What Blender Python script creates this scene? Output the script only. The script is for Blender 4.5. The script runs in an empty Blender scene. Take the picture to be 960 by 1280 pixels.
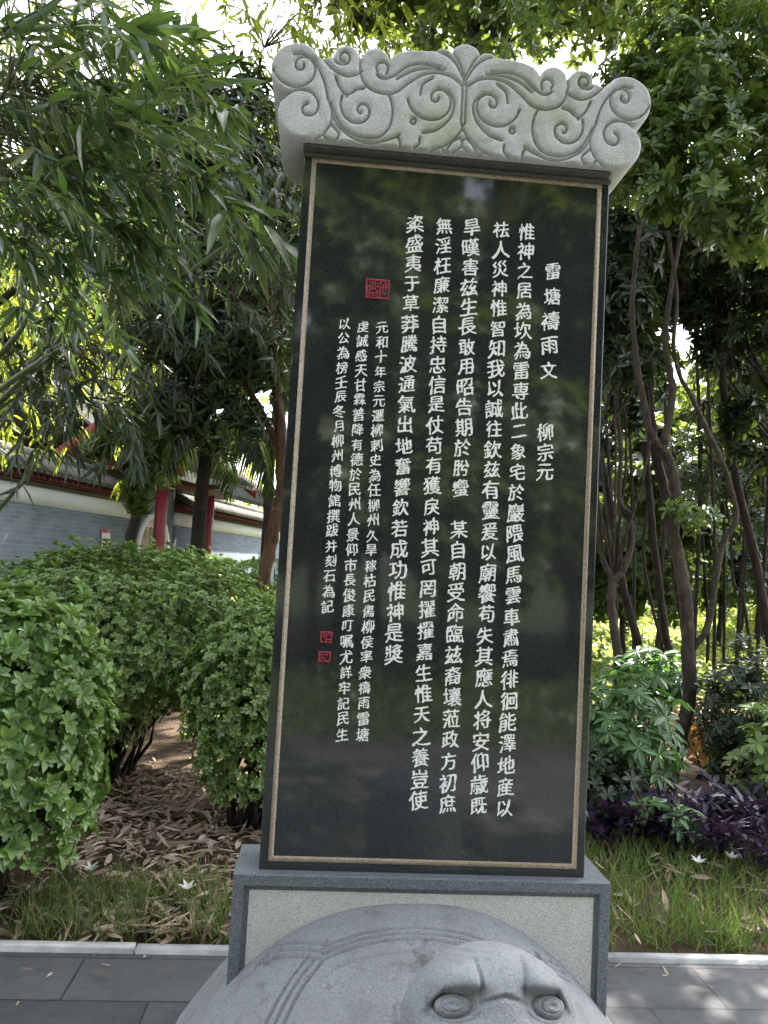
import bpy, bmesh, math, random
import numpy as np
from mathutils import Vector, Matrix
R = math.radians
scene = bpy.context.scene
COL = scene.collection
rng = np.random.default_rng(7)
random.seed(7)

# ------------------------------------------------------------------ camera
YAW, PITCH, ROLL = 0.0758, 0.0676, 0.0547
CAM = np.array([-0.408, -2.733, 1.619])
_fw = np.array([math.sin(YAW)*math.cos(PITCH), math.cos(YAW)*math.cos(PITCH), math.sin(PITCH)])
_rt = np.array([math.cos(YAW), -math.sin(YAW), 0.0])
_up = np.cross(_rt, _fw)
RT = _rt*math.cos(ROLL) + _up*math.sin(ROLL)
UP = -_rt*math.sin(ROLL) + _up*math.cos(ROLL)
cd = bpy.data.cameras.new('camera')
cam = bpy.data.objects.new('camera', cd)
COL.objects.link(cam)
cam.matrix_world = Matrix(((RT[0], UP[0], -_fw[0], CAM[0]), (RT[1], UP[1], -_fw[1], CAM[1]),
                           (RT[2], UP[2], -_fw[2], CAM[2]), (0, 0, 0, 1)))
cd.sensor_fit = 'VERTICAL'
cd.angle_y = 2*math.atan(0.640)
cd.clip_start, cd.clip_end = 0.05, 900
scene.camera = cam

# ------------------------------------------------------------------ light
SUN_AZ, SUN_EL = 34.0, 54.0
w = bpy.data.worlds.new('World')
scene.world = w
w.use_nodes = True
nt = w.node_tree
sky = nt.nodes.new('ShaderNodeTexSky')
sky.sky_type = 'NISHITA'
sky.sun_disc = False
sky.sun_elevation = R(SUN_EL)
sky.sun_rotation = R(SUN_AZ)
sky.dust_density = 3.0
sky.air_density = 1.1
bgn = nt.nodes['Background']
bgn.inputs['Strength'].default_value = 0.15
hs = nt.nodes.new('ShaderNodeHueSaturation')          # humid white summer sky
hs.inputs['Saturation'].default_value = 0.38
nt.links.new(sky.outputs[0], hs.inputs['Color'])
nt.links.new(hs.outputs[0], bgn.inputs['Color'])
sl = bpy.data.lights.new('sun', 'SUN')
sl.energy = 5.0
sl.angle = R(0.5)
sl.color = (1.0, 0.94, 0.84)
so = bpy.data.objects.new('sun', sl)
sd = Vector((math.sin(R(SUN_AZ))*math.cos(R(SUN_EL)), math.cos(R(SUN_AZ))*math.cos(R(SUN_EL)), math.sin(R(SUN_EL))))
so.rotation_euler = sd.to_track_quat('Z', 'Y').to_euler()
so.location = (8, 12, 20)
COL.objects.link(so)
scene.view_settings.view_transform = 'Standard'
scene.view_settings.look = 'None'
scene.view_settings.exposure = 2.5
scene.view_settings.gamma = 1.0
scene.cycles.max_bounces = 7
scene.cycles.diffuse_bounces = 2
scene.cycles.transmission_bounces = 4
scene.cycles.transparent_max_bounces = 4
scene.cycles.use_denoising = True

# ------------------------------------------------------------------ helpers
def W(px, py, dep):                     # a point seen at (px, py) of the 960 x 1280 photo, dep metres away
    return CAM + (_fw + RT*(px-480)/1000.0 - UP*(py-640)/1000.0)*dep

def tag(o, label=None, cat=None, group=None, kind=None):
    if label: o['label'] = label
    if cat: o['category'] = cat
    if group: o['group'] = group
    if kind: o['kind'] = kind
    return o

def empty(name, loc=(0, 0, 0)):
    o = bpy.data.objects.new(name, None)
    o.empty_display_size = 0.1
    COL.objects.link(o)
    o.location = [float(v) for v in loc]
    return o

def link(name, me, parent=None, mat=None):
    o = bpy.data.objects.new(name, me)
    COL.objects.link(o)
    if mat is not None:
        me.materials.append(mat)
    if parent is not None:
        o.parent = parent
        o.matrix_parent_inverse = Matrix.Translation(-Vector(parent.location))
    return o

def np_mesh(name, V, F, smooth=False):
    """V (n,3); F list of face arrays, each (m,k) with constant k."""
    me = bpy.data.meshes.new(name)
    if not isinstance(F, list): F = [F]
    F = [np.asarray(f, dtype=np.int32) for f in F if len(f)]
    V = np.asarray(V, dtype=np.float32)
    me.vertices.add(len(V))
    me.vertices.foreach_set('co', V.ravel())
    nl = sum(f.size for f in F); npoly = sum(len(f) for f in F)
    me.loops.add(nl)
    me.loops.foreach_set('vertex_index', np.concatenate([f.ravel() for f in F]))
    me.polygons.add(npoly)
    st, off = [], 0
    for f in F:
        k = f.shape[1]
        st.append(off + np.arange(len(f))*k)
        off += f.size
    me.polygons.foreach_set('loop_start', np.concatenate(st).astype(np.int32))
    if smooth:
        me.polygons.foreach_set('use_smooth', np.ones(npoly, dtype=bool))
    me.update(calc_edges=True)
    me.validate()
    return me

class MB:
    """collects simple solids into one mesh"""
    def __init__(s): s.v = []; s.f4 = []; s.f3 = []; s.n = 0
    def add(s, V, F):
        V = np.asarray(V, float)
        for f in F:
            g = [i+s.n for i in f]
            if len(g) == 4: s.f4.append(g)
            elif len(g) == 3: s.f3.append(g)
            else:
                for k in range(1, len(g)-1): s.f3.append([g[0], g[k], g[k+1]])
        s.v.append(V); s.n += len(V)
        return s
    def box(s, x0, y0, z0, x1, y1, z1, M=None):
        V = np.array([(x, y, z) for z in (z0, z1) for y in (y0, y1) for x in (x0, x1)], float)
        if M is not None: V = V @ np.array(M)[:3, :3].T + np.array(M)[:3, 3]
        return s.add(V, [(0, 2, 3, 1), (4, 5, 7, 6), (0, 1, 5, 4), (2, 6, 7, 3), (0, 4, 6, 2), (1, 3, 7, 5)])
    def tube(s, pts, rad, sides=8, wob=0.0):
        pts = np.asarray(pts, float); n = len(pts)
        rad = np.broadcast_to(np.asarray(rad, float), (n,))
        T = np.gradient(pts, axis=0); T /= np.linalg.norm(T, axis=1)[:, None]+1e-9
        ref = np.array([0.31, 0.2, 0.93]) if abs(T[0, 2]) < .9 else np.array([1., .1, 0])
        V = []
        for i in range(n):
            a = np.cross(T[i], ref); a /= np.linalg.norm(a)+1e-9
            b = np.cross(T[i], a)
            th = np.arange(sides)*2*math.pi/sides
            rr = rad[i]*(1+wob*rng.uniform(-1, 1, sides))
            V.append(pts[i] + (np.cos(th)*rr)[:, None]*a + (np.sin(th)*rr)[:, None]*b)
        V = np.concatenate(V)
        F = []
        for i in range(n-1):
            for k in range(sides):
                k2 = (k+1) % sides
                F.append((i*sides+k, i*sides+k2, (i+1)*sides+k2, (i+1)*sides+k))
        F.append(tuple(range(sides-1, -1, -1)))
        F.append(tuple((n-1)*sides+k for k in range(sides)))
        return s.add(V, F)
    def build(s, name, mat, parent=None, smooth=False):
        F = []
        if s.f4: F.append(np.array(s.f4))
        if s.f3: F.append(np.array(s.f3))
        return link(name, np_mesh(name, np.concatenate(s.v), F, smooth), parent, mat)

def spline(pts, n):
    """Catmull-Rom through pts, n samples"""
    P = np.asarray(pts, float)
    if len(P) < 3:
        t = np.linspace(0, 1, n)[:, None]
        return P[0]*(1-t)+P[-1]*t
    P = np.vstack([2*P[0]-P[1], P, 2*P[-1]-P[-2]])
    m = len(P)-3
    out = []
    for t in np.linspace(0, m-1e-6, n):
        i = int(t); u = t-i
        a, b, c, d = P[i:i+4]
        out.append(.5*(2*b+(c-a)*u+(2*a-5*b+4*c-d)*u*u+(3*b-a-3*c+d)*u**3))
    return np.array(out)

def copy_tree(o, loc, rz, sc):
    c = o.copy(); COL.objects.link(c)
    c.location = [float(v) for v in loc]; c.rotation_euler = (0, 0, rz); c.scale = (sc, sc, sc)
    for ch in o.children:
        d = ch.copy(); COL.objects.link(d); d.parent = c
        d.matrix_parent_inverse = ch.matrix_parent_inverse.copy()
    return c

# ------------------------------------------------------------------ materials
class NT:
    def __init__(s, name):
        s.m = bpy.data.materials.new(name); s.m.use_nodes = True
        s.t = s.m.node_tree; s.b = s.t.nodes['Principled BSDF']; s.out = s.t.nodes['Material Output']
    def n(s, typ, **kw):
        x = s.t.nodes.new(typ)
        for k, v in kw.items(): setattr(x, k, v)
        return x
    def l(s, a, b): s.t.links.new(a, b)
    def coords(s, which='Object'):
        return s.n('ShaderNodeTexCoord').outputs[which]
    def noise(s, scale, detail=4, rough=.55, vec=None, out='Fac'):
        x = s.n('ShaderNodeTexNoise'); x.inputs['Scale'].default_value = scale
        x.inputs['Detail'].default_value = detail; x.inputs['Roughness'].default_value = rough
        if vec is not None: s.l(vec, x.inputs['Vector'])
        return x.outputs[out]
    def ramp(s, fac, stops):
        x = s.n('ShaderNodeValToRGB')
        e = x.color_ramp.elements
        while len(e) < len(stops): e.new(.5)
        for i, (p, c) in enumerate(stops):
            e[i].position = p
            e[i].color = (c[0], c[1], c[2], 1) if not isinstance(c, (int, float)) else (c, c, c, 1)
        s.l(fac, x.inputs[0])
        return x.outputs[0]
    def mix(s, fac, a, b, mode='MIX'):
        x = s.n('ShaderNodeMix', data_type='RGBA', blend_type=mode)
        for sock, v in ((x.inputs[0], fac), (x.inputs[6], a), (x.inputs[7], b)):
            if isinstance(v, (int, float)): sock.default_value = v
            elif isinstance(v, tuple): sock.default_value = (v[0], v[1], v[2], 1)
            else: s.l(v, sock)
        return x.outputs[2]
    def bump(s, h, strength=.3, dist=.01):
        x = s.n('ShaderNodeBump'); x.inputs['Strength'].default_value = strength
        x.inputs['Distance'].default_value = dist
        s.l(h, x.inputs['Height']); s.l(x.outputs[0], s.b.inputs['Normal'])
    def base(s, c):
        if isinstance(c, tuple): s.b.inputs['Base Color'].default_value = (c[0], c[1], c[2], 1)
        else: s.l(c, s.b.inputs['Base Color'])
    def set(s, rough=None, spec=None, metal=None):
        if rough is not None:
            if isinstance(rough, (int, float)): s.b.inputs['Roughness'].default_value = rough
            else: s.l(rough, s.b.inputs['Roughness'])
        if spec is not None: s.b.inputs['Specular IOR Level'].default_value = spec
        if metal is not None: s.b.inputs['Metallic'].default_value = metal

def leaf_mat(name, c1, c2, trans=.35, tc=None, rough=.4, spec=.5, c3=None, f3=.06):
    k = NT(name)
    g = k.n('ShaderNodeNewGeometry').outputs['Random Per Island']
    stops = [(0, c1), (1-f3 if c3 else 1, c2)]
    if c3: stops = [(0, c1), (.85-f3, c2), (1-f3*.5, c3)]
    col = k.ramp(g, stops)
    n = k.noise(35, 2, .5, k.coords())
    col = k.mix(k.ramp(n, [(.3, 0.0), (.75, .35)]), col, (c2[0]*1.25, c2[1]*1.2, c2[2]*1.1))
    k.base(col); k.set(rough, spec)
    if trans > 0:
        tr = k.n('ShaderNodeBsdfTranslucent')
        tcol = tc if tc else (c2[0]*1.8, c2[1]*2.0, c2[2]*.7)
        k.l(k.mix(.35, tcol if isinstance(tcol, tuple) else tcol, col), tr.inputs['Color'])
        ms = k.n('ShaderNodeMixShader'); ms.inputs[0].default_value = trans
        k.l(k.b.outputs[0], ms.inputs[1]); k.l(tr.outputs[0], ms.inputs[2])
        k.l(ms.outputs[0], k.out.inputs['Surface'])
    return k.m

def granite(name, mid, dark, light, scale=420, stain=None, rough=.55, spec=.4, bump=.15, polish=None, hewn=0):
    k = NT(name); o = k.coords()
    v = k.n('ShaderNodeTexVoronoi'); v.inputs['Scale'].default_value = scale
    k.l(o, v.inputs['Vector'])
    sep = k.n('ShaderNodeSeparateColor'); k.l(v.outputs['Color'], sep.inputs[0])
    col = k.ramp(sep.outputs[0], [(.0, dark), (.22, dark), (.3, mid), (.72, mid), (.85, light), (1, light)])
    big = k.noise(3.1, 5, .6, o)
    col = k.mix(k.ramp(big, [(.35, 0.0), (.75, .5)]), col, tuple(x*.72 for x in mid), 'MIX')
    if stain:
        for (sc, lo, hi, amt, c) in stain:
            f = k.ramp(k.noise(sc, 6, .62, o), [(lo, 0.0), (hi, amt)])
            col = k.mix(f, col, c)
    k.base(col); k.set(rough, spec)
    if polish is not None:
        k.set(k.ramp(k.noise(6, 4, .6, o), [(.3, polish[0]), (.75, polish[1])]))
    if hewn:                                           # tool marks and pitting left by the mason
        mp = k.n('ShaderNodeMapping'); mp.inputs['Scale'].default_value = (1, .25, 1); mp.inputs['Rotation'].default_value = (0, 0, .6); k.l(o, mp.inputs[0])
        h1 = k.noise(95, 4, .7, mp.outputs[0]); h2 = k.noise(21, 5, .65, o)
        pit = k.ramp(k.noise(170, 2, .5, o), [(.30, 0.0), (.42, 1.0)])
        h = k.mix(.45, h1, h2); h = k.mix(.35, h, pit)
        k.bump(h, hewn, .012)
    elif bump: k.bump(k.noise(scale*.7, 3, .6, o), bump, .004)
    return k.m

def simple(name, c, rough=.6, spec=.4, var=.25, scale=8, bump=0.0):
    k = NT(name); o = k.coords()
    f = k.noise(scale, 5, .6, o)
    k.base(k.ramp(f, [(.25, tuple(x*(1-var) for x in c)), (.75, tuple(min(1, x*(1+var)) for x in c))]))
    k.set(rough, spec)
    if bump: k.bump(k.noise(scale*6, 5, .65, o), bump, .02)
    return k.m

def bark_mat(name, c, scale=9):
    k = NT(name); o = k.coords()
    mp = k.n('ShaderNodeMapping'); mp.inputs['Scale'].default_value = (1, 1, .22); k.l(o, mp.inputs[0])
    f = k.noise(scale*4, 6, .7, mp.outputs[0]); g = k.noise(scale*.5, 4, .6, o)
    col = k.ramp(f, [(.36, tuple(x*.35 for x in c)), (.62, c)])
    col = k.mix(k.ramp(k.noise(scale*1.6, 5, .7, o), [(.56, 0.0), (.66, .7)]), col, (c[0]*1.7, c[1]*1.85, c[2]*1.8))     # lichen
    col = k.mix(k.ramp(g, [(.45, 0.0), (.7, .6)]), col, (c[0]*1.3, c[1]*1.45, c[2]*1.25))
    k.base(col); k.set(.85, .2); k.bump(f, .9, .03)
    return k.m

M = {}
M['cap'] = granite('aged_granite', (.55, .55, .53), (.37, .37, .36), (.66, .66, .64), 480,
                   [(5, .50, .72, .65, (.36, .37, .21)), (17, .55, .72, .5, (.22, .215, .19)), (2.6, .5, .7, .35, (.42, .42, .35)), (60, .58, .75, .5, (.26, .26, .24)), (8, .62, .74, .7, (.20, .20, .15))], .8, .25, .25, None, .3)
M['moulding'] = granite('dark_granite', (.10, .095, .085), (.05, .05, .045), (.17, .165, .15), 360, [(9, .45, .7, .5, (.05, .04, .03))], .7, .3, .2)  # far darker than the cap granite, mottled darker still
M['slab'] = granite('polished_black_granite', (.025, .027, .027), (.017, .018, .018), (.042, .044, .044), 420, [(3.0, .55, .8, .5, (.045, .044, .042)), (1.3, .55, .75, .35, (.04, .038, .036))], .08, .85, 0, (.03, .075))
M['frame'] = granite('grey_granite', (.135, .15, .165), (.055, .062, .07), (.24, .255, .275), 460, None, .4, .4, .12)
M['panel'] = granite('pale_granite', (.55, .53, .50), (.33, .32, .31), (.67, .65, .62), 460, [(4.5, .56, .72, .7, (.40, .39, .20)), (9, .58, .8, .4, (.30, .30, .2))], .75, .3, .25)
M['gold'] = granite('sandy_inlay', (.42, .34, .25), (.26, .20, .14), (.52, .44, .34), 300, [(5, .5, .75, .5, (.25, .2, .14))], .6, .3, .1)
M['turtle'] = granite('turtle_limestone', (.225, .23, .235), (.16, .165, .17), (.285, .29, .295), 420, [(4, .5, .75, .6, (.175, .17, .16)), (11, .55, .75, .5, (.10, .092, .085)), (2.2, .5, .7, .5, (.30, .315, .325)), (45, .56, .72, .6, (.13, .13, .128)), (9, .60, .70, .8, (.085, .075, .068))], .75, .3, .6, None, .55)
M['paint'] = simple('white_paint', (.86, .85, .80), .6, .3, .06, 20)
M['red'] = simple('red_seal_paint', (.33, .035, .055), .5, .3, .25, 60)
M['redwood'] = simple('red_lacquered_wood', (.20, .022, .030), .5, .4, .2, 5)
M['lacquer_dark'] = simple('dark_wood', (.05, .035, .03), .6, .3, .3, 6)
M['plaster'] = simple('white_plaster', (.68, .70, .72), .9, .2, .08, 1.3)
M['rafter'] = simple('old_red_rafter', (.10, .022, .022), .7, .3, .35, 9)
M['tile'] = simple('grey_roof_tile', (.10, .10, .088), .85, .25, .5, 3, .3)
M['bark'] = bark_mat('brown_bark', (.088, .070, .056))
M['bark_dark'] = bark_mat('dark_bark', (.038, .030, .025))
M['bark_red'] = bark_mat('reddish_bark', (.13, .07, .045))
M['culm'] = simple('bamboo_culm', (.07, .09, .03), .45, .4, .3, 4)
M['twig'] = simple('bamboo_twig', (.09, .09, .035), .6, .3, .3, 10)
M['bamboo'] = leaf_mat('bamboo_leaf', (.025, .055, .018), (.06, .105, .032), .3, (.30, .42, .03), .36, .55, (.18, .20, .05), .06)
M['bamboo_grey'] = leaf_mat('large_bamboo_leaf', (.024, .054, .024), (.064, .112, .046), .26, (.26, .42, .05), .28, .75, (.28, .26, .14), .04)
M['bamboo_lit'] = leaf_mat('sunlit_bamboo_leaf', (.10, .15, .02), (.19, .25, .035), .5, (.55, .62, .05), .45, .4)  # yellow green of sun through the leaves put into the base colour
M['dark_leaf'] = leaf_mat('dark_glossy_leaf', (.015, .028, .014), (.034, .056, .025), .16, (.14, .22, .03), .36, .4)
M['whorl'] = leaf_mat('whorled_leaf', (.026, .052, .016), (.085, .138, .034), .28, (.30, .42, .05), .28, .6, (.20, .28, .07), .12)
M['bush'] = leaf_mat('clipped_bush_leaf', (.06, .125, .03), (.19, .28, .07), .24, (.22, .40, .05), .28, .65, (.24, .34, .09), .12)
M['bushnear'] = leaf_mat('near_bush_leaf', (.08, .165, .04), (.19, .30, .09), .25, (.28, .48, .05), .28, .6, (.24, .36, .08), .14)
M['yellowleaf'] = leaf_mat('yellow_hedge_leaf', (.26, .30, .03), (.42, .46, .05), .35, (.6, .6, .05), .45, .4)
M['schef'] = leaf_mat('umbrella_leaf', (.04, .095, .03), (.095, .18, .06), .28, (.2, .45, .06), .3, .55)
M['purple'] = leaf_mat('purple_leaf', (.018, .014, .030), (.040, .028, .060), .1, (.22, .08, .22), .4, .5)
M['croton'] = leaf_mat('orange_leaf', (.22, .10, .04), (.38, .24, .08), .4, (.55, .30, .08), .4, .4, (.12, .16, .03), .3)
M['fern'] = leaf_mat('feathery_leaf', (.07, .14, .03), (.13, .22, .05), .3, (.3, .45, .06), .5, .3)
M['grass'] = leaf_mat('grass_blade', (.04, .085, .022), (.11, .17, .05), .3, (.3, .45, .06), .45, .35, (.28, .25, .12), .16)
M['litter'] = leaf_mat('dry_leaf', (.12, .08, .055), (.36, .275, .20), .1, (.4, .28, .15), .7, .25, (.52, .43, .34), .2)
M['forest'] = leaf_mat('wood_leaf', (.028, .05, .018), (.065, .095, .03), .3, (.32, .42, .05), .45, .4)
M['forest_lit'] = leaf_mat('sunny_wood_leaf', (.09, .14, .03), (.20, .26, .06), .45, (.5, .58, .08), .45, .4)  # brighter copy of the wood leaf, sunlight put into the colour
M['petal'] = leaf_mat('white_petal', (.72, .72, .66), (.82, .82, .78), .35, (.8, .8, .7), .5, .3)

# ------------------------------------------------------------------ leaves
def template(us, ws, droop=.15, fold=.25, sides=2):
    V, F = [], []
    for i, (u, h) in enumerate(zip(us, ws)):
        z = -droop*u*u
        V += [(u, -h, z, fold*h), (u, 0, z, 0), (u, h, z, fold*h)]
    for i in range(len(us)-1):
        a = i*3
        F += [(a, a+3, a+4, a+1), (a+1, a+4, a+5, a+2)]
    return np.array(V, float), np.array(F, int)
T_BAMBOO = template([0, .1, .38, .75, 1], [.10, .62, 1, .55, .0], .16, .5)
T_LANCE = template([0, .3, .7, 1], [.15, .9, .75, .0], .2, .5)
T_OBOV = template([0, .3, .6, .85, 1], [.10, .62, 1, .68, .08], .12, .6)
T_FAR = (np.array([(0, 0, 0, 0), (.5, -1, .03, .2), (1, 0, -.1, 0), (.5, 1, .03, .2)], float), np.array([(0, 1, 2, 3)], int))
T_BLADE = template([0, .35, .7, 1], [.8, 1, .7, .05], .38, .6)
T_CURL = template([0, .2, .5, .8, 1], [.15, .8, 1, .6, .0], -.06, .5)

def unit(v): return v/(np.linalg.norm(v, axis=-1, keepdims=True)+1e-9)
def leaves(P, D, U, L, Wd, tmpl):
    """one leaf per row: base point, tip direction, upper side, length, half width"""
    P = np.asarray(P, float); D = unit(np.asarray(D, float)); U = np.asarray(U, float)
    S = unit(np.cross(D, U)); N = unit(np.cross(S, D))
    V0, F0 = tmpl
    L = np.broadcast_to(L, (len(P),)); Wd = np.broadcast_to(Wd, (len(P),))
    V = (P[:, None, :] + (V0[None, :, 0:1]*L[:, None, None])*D[:, None, :]
         + (V0[None, :, 1:2]*Wd[:, None, None])*S[:, None, :]
         + (V0[None, :, 2:3]*L[:, None, None] + V0[None, :, 3:4]*Wd[:, None, None])*N[:, None, :])
    k = len(V0)
    F = (F0[None] + (np.arange(len(P))*k)[:, None, None]).reshape(-1, F0.shape[1])
    return V.reshape(-1, 3), F
class Leaves:
    def __init__(s): s.V = []; s.F = []; s.n = 0
    def add(s, *a):
        V, F = leaves(*a); s.V.append(V); s.F.append(F+s.n); s.n += len(V); return s
    def build(s, name, mat, parent=None):
        return link(name, np_mesh(name, np.concatenate(s.V), np.concatenate(s.F), True), parent, mat)
def rnd_dir(n):
    return unit(rng.normal(size=(n, 3)))
def rosettes(P, A, k, L, Wd, lift=.45, jit=.25):
    """k leaves round every axis A at P; returns leaf rows"""
    n = len(P); A = unit(A)
    ref = rnd_dir(n); E1 = unit(np.cross(A, ref)); E2 = np.cross(A, E1)
    rowsP, rowsD, rowsU, rowsL, rowsW = [], [], [], [], []
    own = rng.uniform(.65, 1.2, n)
    for j in range(k):
        th = 2*math.pi*j/k*1.0 + rng.uniform(-.3, .3, n)
        el = lift + rng.uniform(-jit, jit, n)
        D = (np.cos(th)*np.cos(el))[:, None]*E1+(np.sin(th)*np.cos(el))[:, None]*E2+np.sin(el)[:, None]*A
        rowsP.append(P); rowsD.append(D+rng.normal(size=(n, 3))*.08); rowsU.append(A)
        s = own*rng.uniform(.75, 1.15, n); rowsL.append(L*s); rowsW.append(Wd*s)
    return [np.concatenate(r) for r in (rowsP, rowsD, rowsU, rowsL, rowsW)]
# ------------------------------------------------------------------ ground, pavement, kerb
def ground_material():
    k = NT('ground'); o = k.coords()
    soil = k.ramp(k.noise(5, 7, .65, o), [(.3, (.045, .032, .022)), (.55, (.085, .06, .042)), (.8, (.13, .10, .07))])
    lawn = k.ramp(k.noise(2.2, 7, .7, o), [(.3, (.07, .10, .03)), (.6, (.12, .16, .05)), (.8, (.19, .20, .08))])
    sx = k.n('ShaderNodeSeparateXYZ'); k.l(o, sx.inputs[0])
    ma = k.n('ShaderNodeMath', operation='MULTIPLY_ADD'); k.l(k.noise(.6, 4, .6, o), ma.inputs[0])
    ma.inputs[1].default_value = 5.0; k.l(sx.outputs['Y'], ma.inputs[2])
    mr = k.n('ShaderNodeMapRange'); k.l(ma.outputs[0], mr.inputs[0])
    mr.inputs[1].default_value = 8.0; mr.inputs[2].default_value = 12.0
    m2 = k.n('ShaderNodeMapRange'); k.l(sx.outputs['Y'], m2.inputs[0]); m2.inputs[1].default_value = -5.0; m2.inputs[2].default_value = -5.6
    mx = k.n('ShaderNodeMath', operation='MAXIMUM'); k.l(mr.outputs[0], mx.inputs[0]); k.l(m2.outputs[0], mx.inputs[1])
    m3 = k.n('ShaderNodeMapRange'); k.l(sx.outputs['X'], m3.inputs[0]); m3.inputs[1].default_value = -2.0; m3.inputs[2].default_value = 1.0
    m4 = k.n('ShaderNodeMath', operation='MULTIPLY'); k.l(mr.outputs[0], m4.inputs[0]); k.l(m3.outputs[0], m4.inputs[1]); k.l(m4.outputs[0], mx.inputs[0])
    k.base(k.mix(mx.outputs[0], soil, k.mix(m2.outputs[0], lawn, (.045, .055, .03)))); k.set(.95, .1)
    k.bump(k.noise(14, 8, .7, o), .8, .05)
    return k.m
g = MB(); g.box(-260, -260, -.5, 260, 260, 0)
tag(g.build('ground', ground_material()), kind='structure')

def paving_material():
    k = NT('slate_paving'); o = k.coords()
    b = k.n('ShaderNodeTexBrick'); k.l(o, b.inputs['Vector'])
    b.offset = .5
    b.inputs['Scale'].default_value = 1.0
    b.inputs['Brick Width'].default_value = .62; b.inputs['Row Height'].default_value = .31
    b.inputs['Mortar Size'].default_value = .005; b.inputs['Mortar Smooth'].default_value = .3
    b.inputs['Color1'].default_value = (.056, .060, .068, 1); b.inputs['Color2'].default_value = (.108, .112, .122, 1)
    b.inputs['Mortar'].default_value = (.016, .015, .013, 1)
    c = k.mix(k.ramp(k.noise(3, 6, .65, o), [(.35, 0.0), (.7, .55)]), b.outputs['Color'], (.07, .07, .07))
    c = k.mix(k.ramp(k.noise(26, 5, .7, o), [(.45, 0.0), (.75, .35)]), c, (.14, .14, .14))
    k.base(c); k.set(k.ramp(k.noise(4, 4, .6, o), [(.3, .38), (.7, .65)]), .45)
    h = k.mix(.25, b.outputs['Fac'], k.noise(40, 6, .65, o))
    x = k.n('ShaderNodeMath', operation='MULTIPLY'); k.l(b.outputs['Fac'], x.inputs[0]); x.inputs[1].default_value = -1
    y = k.n('ShaderNodeMath', operation='MULTIPLY_ADD'); k.l(k.noise(30, 6, .65, o), y.inputs[0]); y.inputs[1].default_value = .5
    k.l(x.outputs[0], y.inputs[2])
    k.bump(y.outputs[0], .35, .01)
    return k.m
g = MB(); g.box(-9, -5.4, -.1, 9, .655, .012)
tag(g.build('pavement', paving_material()), kind='structure')
kerbm = simple('kerb_concrete', (.46, .46, .45), .85, .2, .3, 9, .3)
g = MB()
x = -8.9
while x < 8.9:
    ln = .98
    if not (1.36 < x < 1.40):
        g.box(x+.004, .660, -.1, x+ln-.004, .712, .032 + random.uniform(-.004, .004))
    x += ln
tag(g.build('kerb', kerbm), kind='structure')

# ------------------------------------------------------------------ the stele
HB, SH, SW = .60, 2.462, .55
stele = empty('stone_stele', (0, .1, 0))
tag(stele, 'tall upright black stone slab carved with columns of white characters under a scrolled grey cap', 'stone tablet')
def bevelled(name, x0, y0, z0, x1, y1, z1, mat, bev, parent, seg=2):
    bm = bmesh.new()
    bmesh.ops.create_cube(bm, size=1, matrix=Matrix.Translation(((x0+x1)/2, (y0+y1)/2, (z0+z1)/2)) @ Matrix.Diagonal((x1-x0, y1-y0, z1-z0, 1)))
    if bev: bmesh.ops.bevel(bm, geom=bm.edges[:], offset=bev, segments=seg, affect='EDGES', profile=.5)
    me = bpy.data.meshes.new(name); bm.to_mesh(me); bm.free()
    return link(name, me, parent, mat)
slab = bevelled('slab', -SW, 0, HB-.002, SW, .18, HB+SH, M['slab'], .004, stele)
# inlaid border line of the slab: four mitred strips in one frame
def frame_strip(x0, z0, x1, z1, t, y, d):
    b = MB()
    o = [(x0, z0), (x1, z0), (x1, z1), (x0, z1)]; i = [(x0+t, z0+t), (x1-t, z0+t), (x1-t, z1-t), (x0+t, z1-t)]
    V = [(a, y, c) for a, c in o]+[(a, y, c) for a, c in i]+[(a, y+d, c) for a, c in o]+[(a, y+d, c) for a, c in i]
    F = []
    for k in range(4):
        k2 = (k+1) % 4
        F += [(k, k2, 4+k2, 4+k), (8+k2, 8+k, 12+k, 12+k2), (k2, k, 8+k, 8+k2), (4+k, 4+k2, 12+k2, 12+k)]
    return b.add(V, F)
frame_strip(-SW+.029, HB+.029, SW-.029, HB+SH-.029, .0165, -.0025, .004).build('border_line', M['gold'], slab)

# --- the inscription, column by column, read from right to left
TEXT = [
 ((0.3545,2.6961),(0.3547,2.34),'雷塘禱雨文',.061),
 ((0.3524,2.12),(0.3554,1.9786),'柳宗元',.0575),
 ((0.2528,2.8336),(0.2651,0.8238),'惟神之居為坎為雷専此二象宅於巖隈風馬雲車肅焉徘徊能澤地産以',.0575),
 ((0.163,2.8344),(0.1739,0.8289),'祛人災神惟智知我以誠往欽兹有靈爰以廟饗苟失其應人将安仰歳既',.0575),
 ((0.0565,2.8308),(0.067,0.8308),'旱暵害兹生長敢用昭告期於肹蠁　某自朝受命臨兹裔壤蒞政方初庶',.0575),
 ((-0.0436,2.8278),(-0.0315,0.841),'無淫枉廉潔自持忠信是仗苟有獲戾神其可罔擢擢嘉生惟天之養豈使',.0575),
 ((-0.1462,2.8273),(-0.1415,1.3224),'粢盛夷于草莽騰波通氣出地奮響欽若成功惟神是獎',.0575),
 ((-0.2415,2.446),(-0.2326,1.051),'元和十年宗元遷柳刺史為任柳州久旱稼枯民傷柳侯率衆禱雨雷塘',.0405),
 ((-0.3086,2.4464),(-0.2998,1.0485),'虔誠感天甘霖普降有德於民州人景仰市長俊康叮嘱尤詳牢記民生',.0405),
 ((-0.3728,2.4498),(-0.3733,1.4732),'以公為榜壬辰冬月柳州博物舘撰跋并刻石為記',.0405),
]
_glyph = {}
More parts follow.
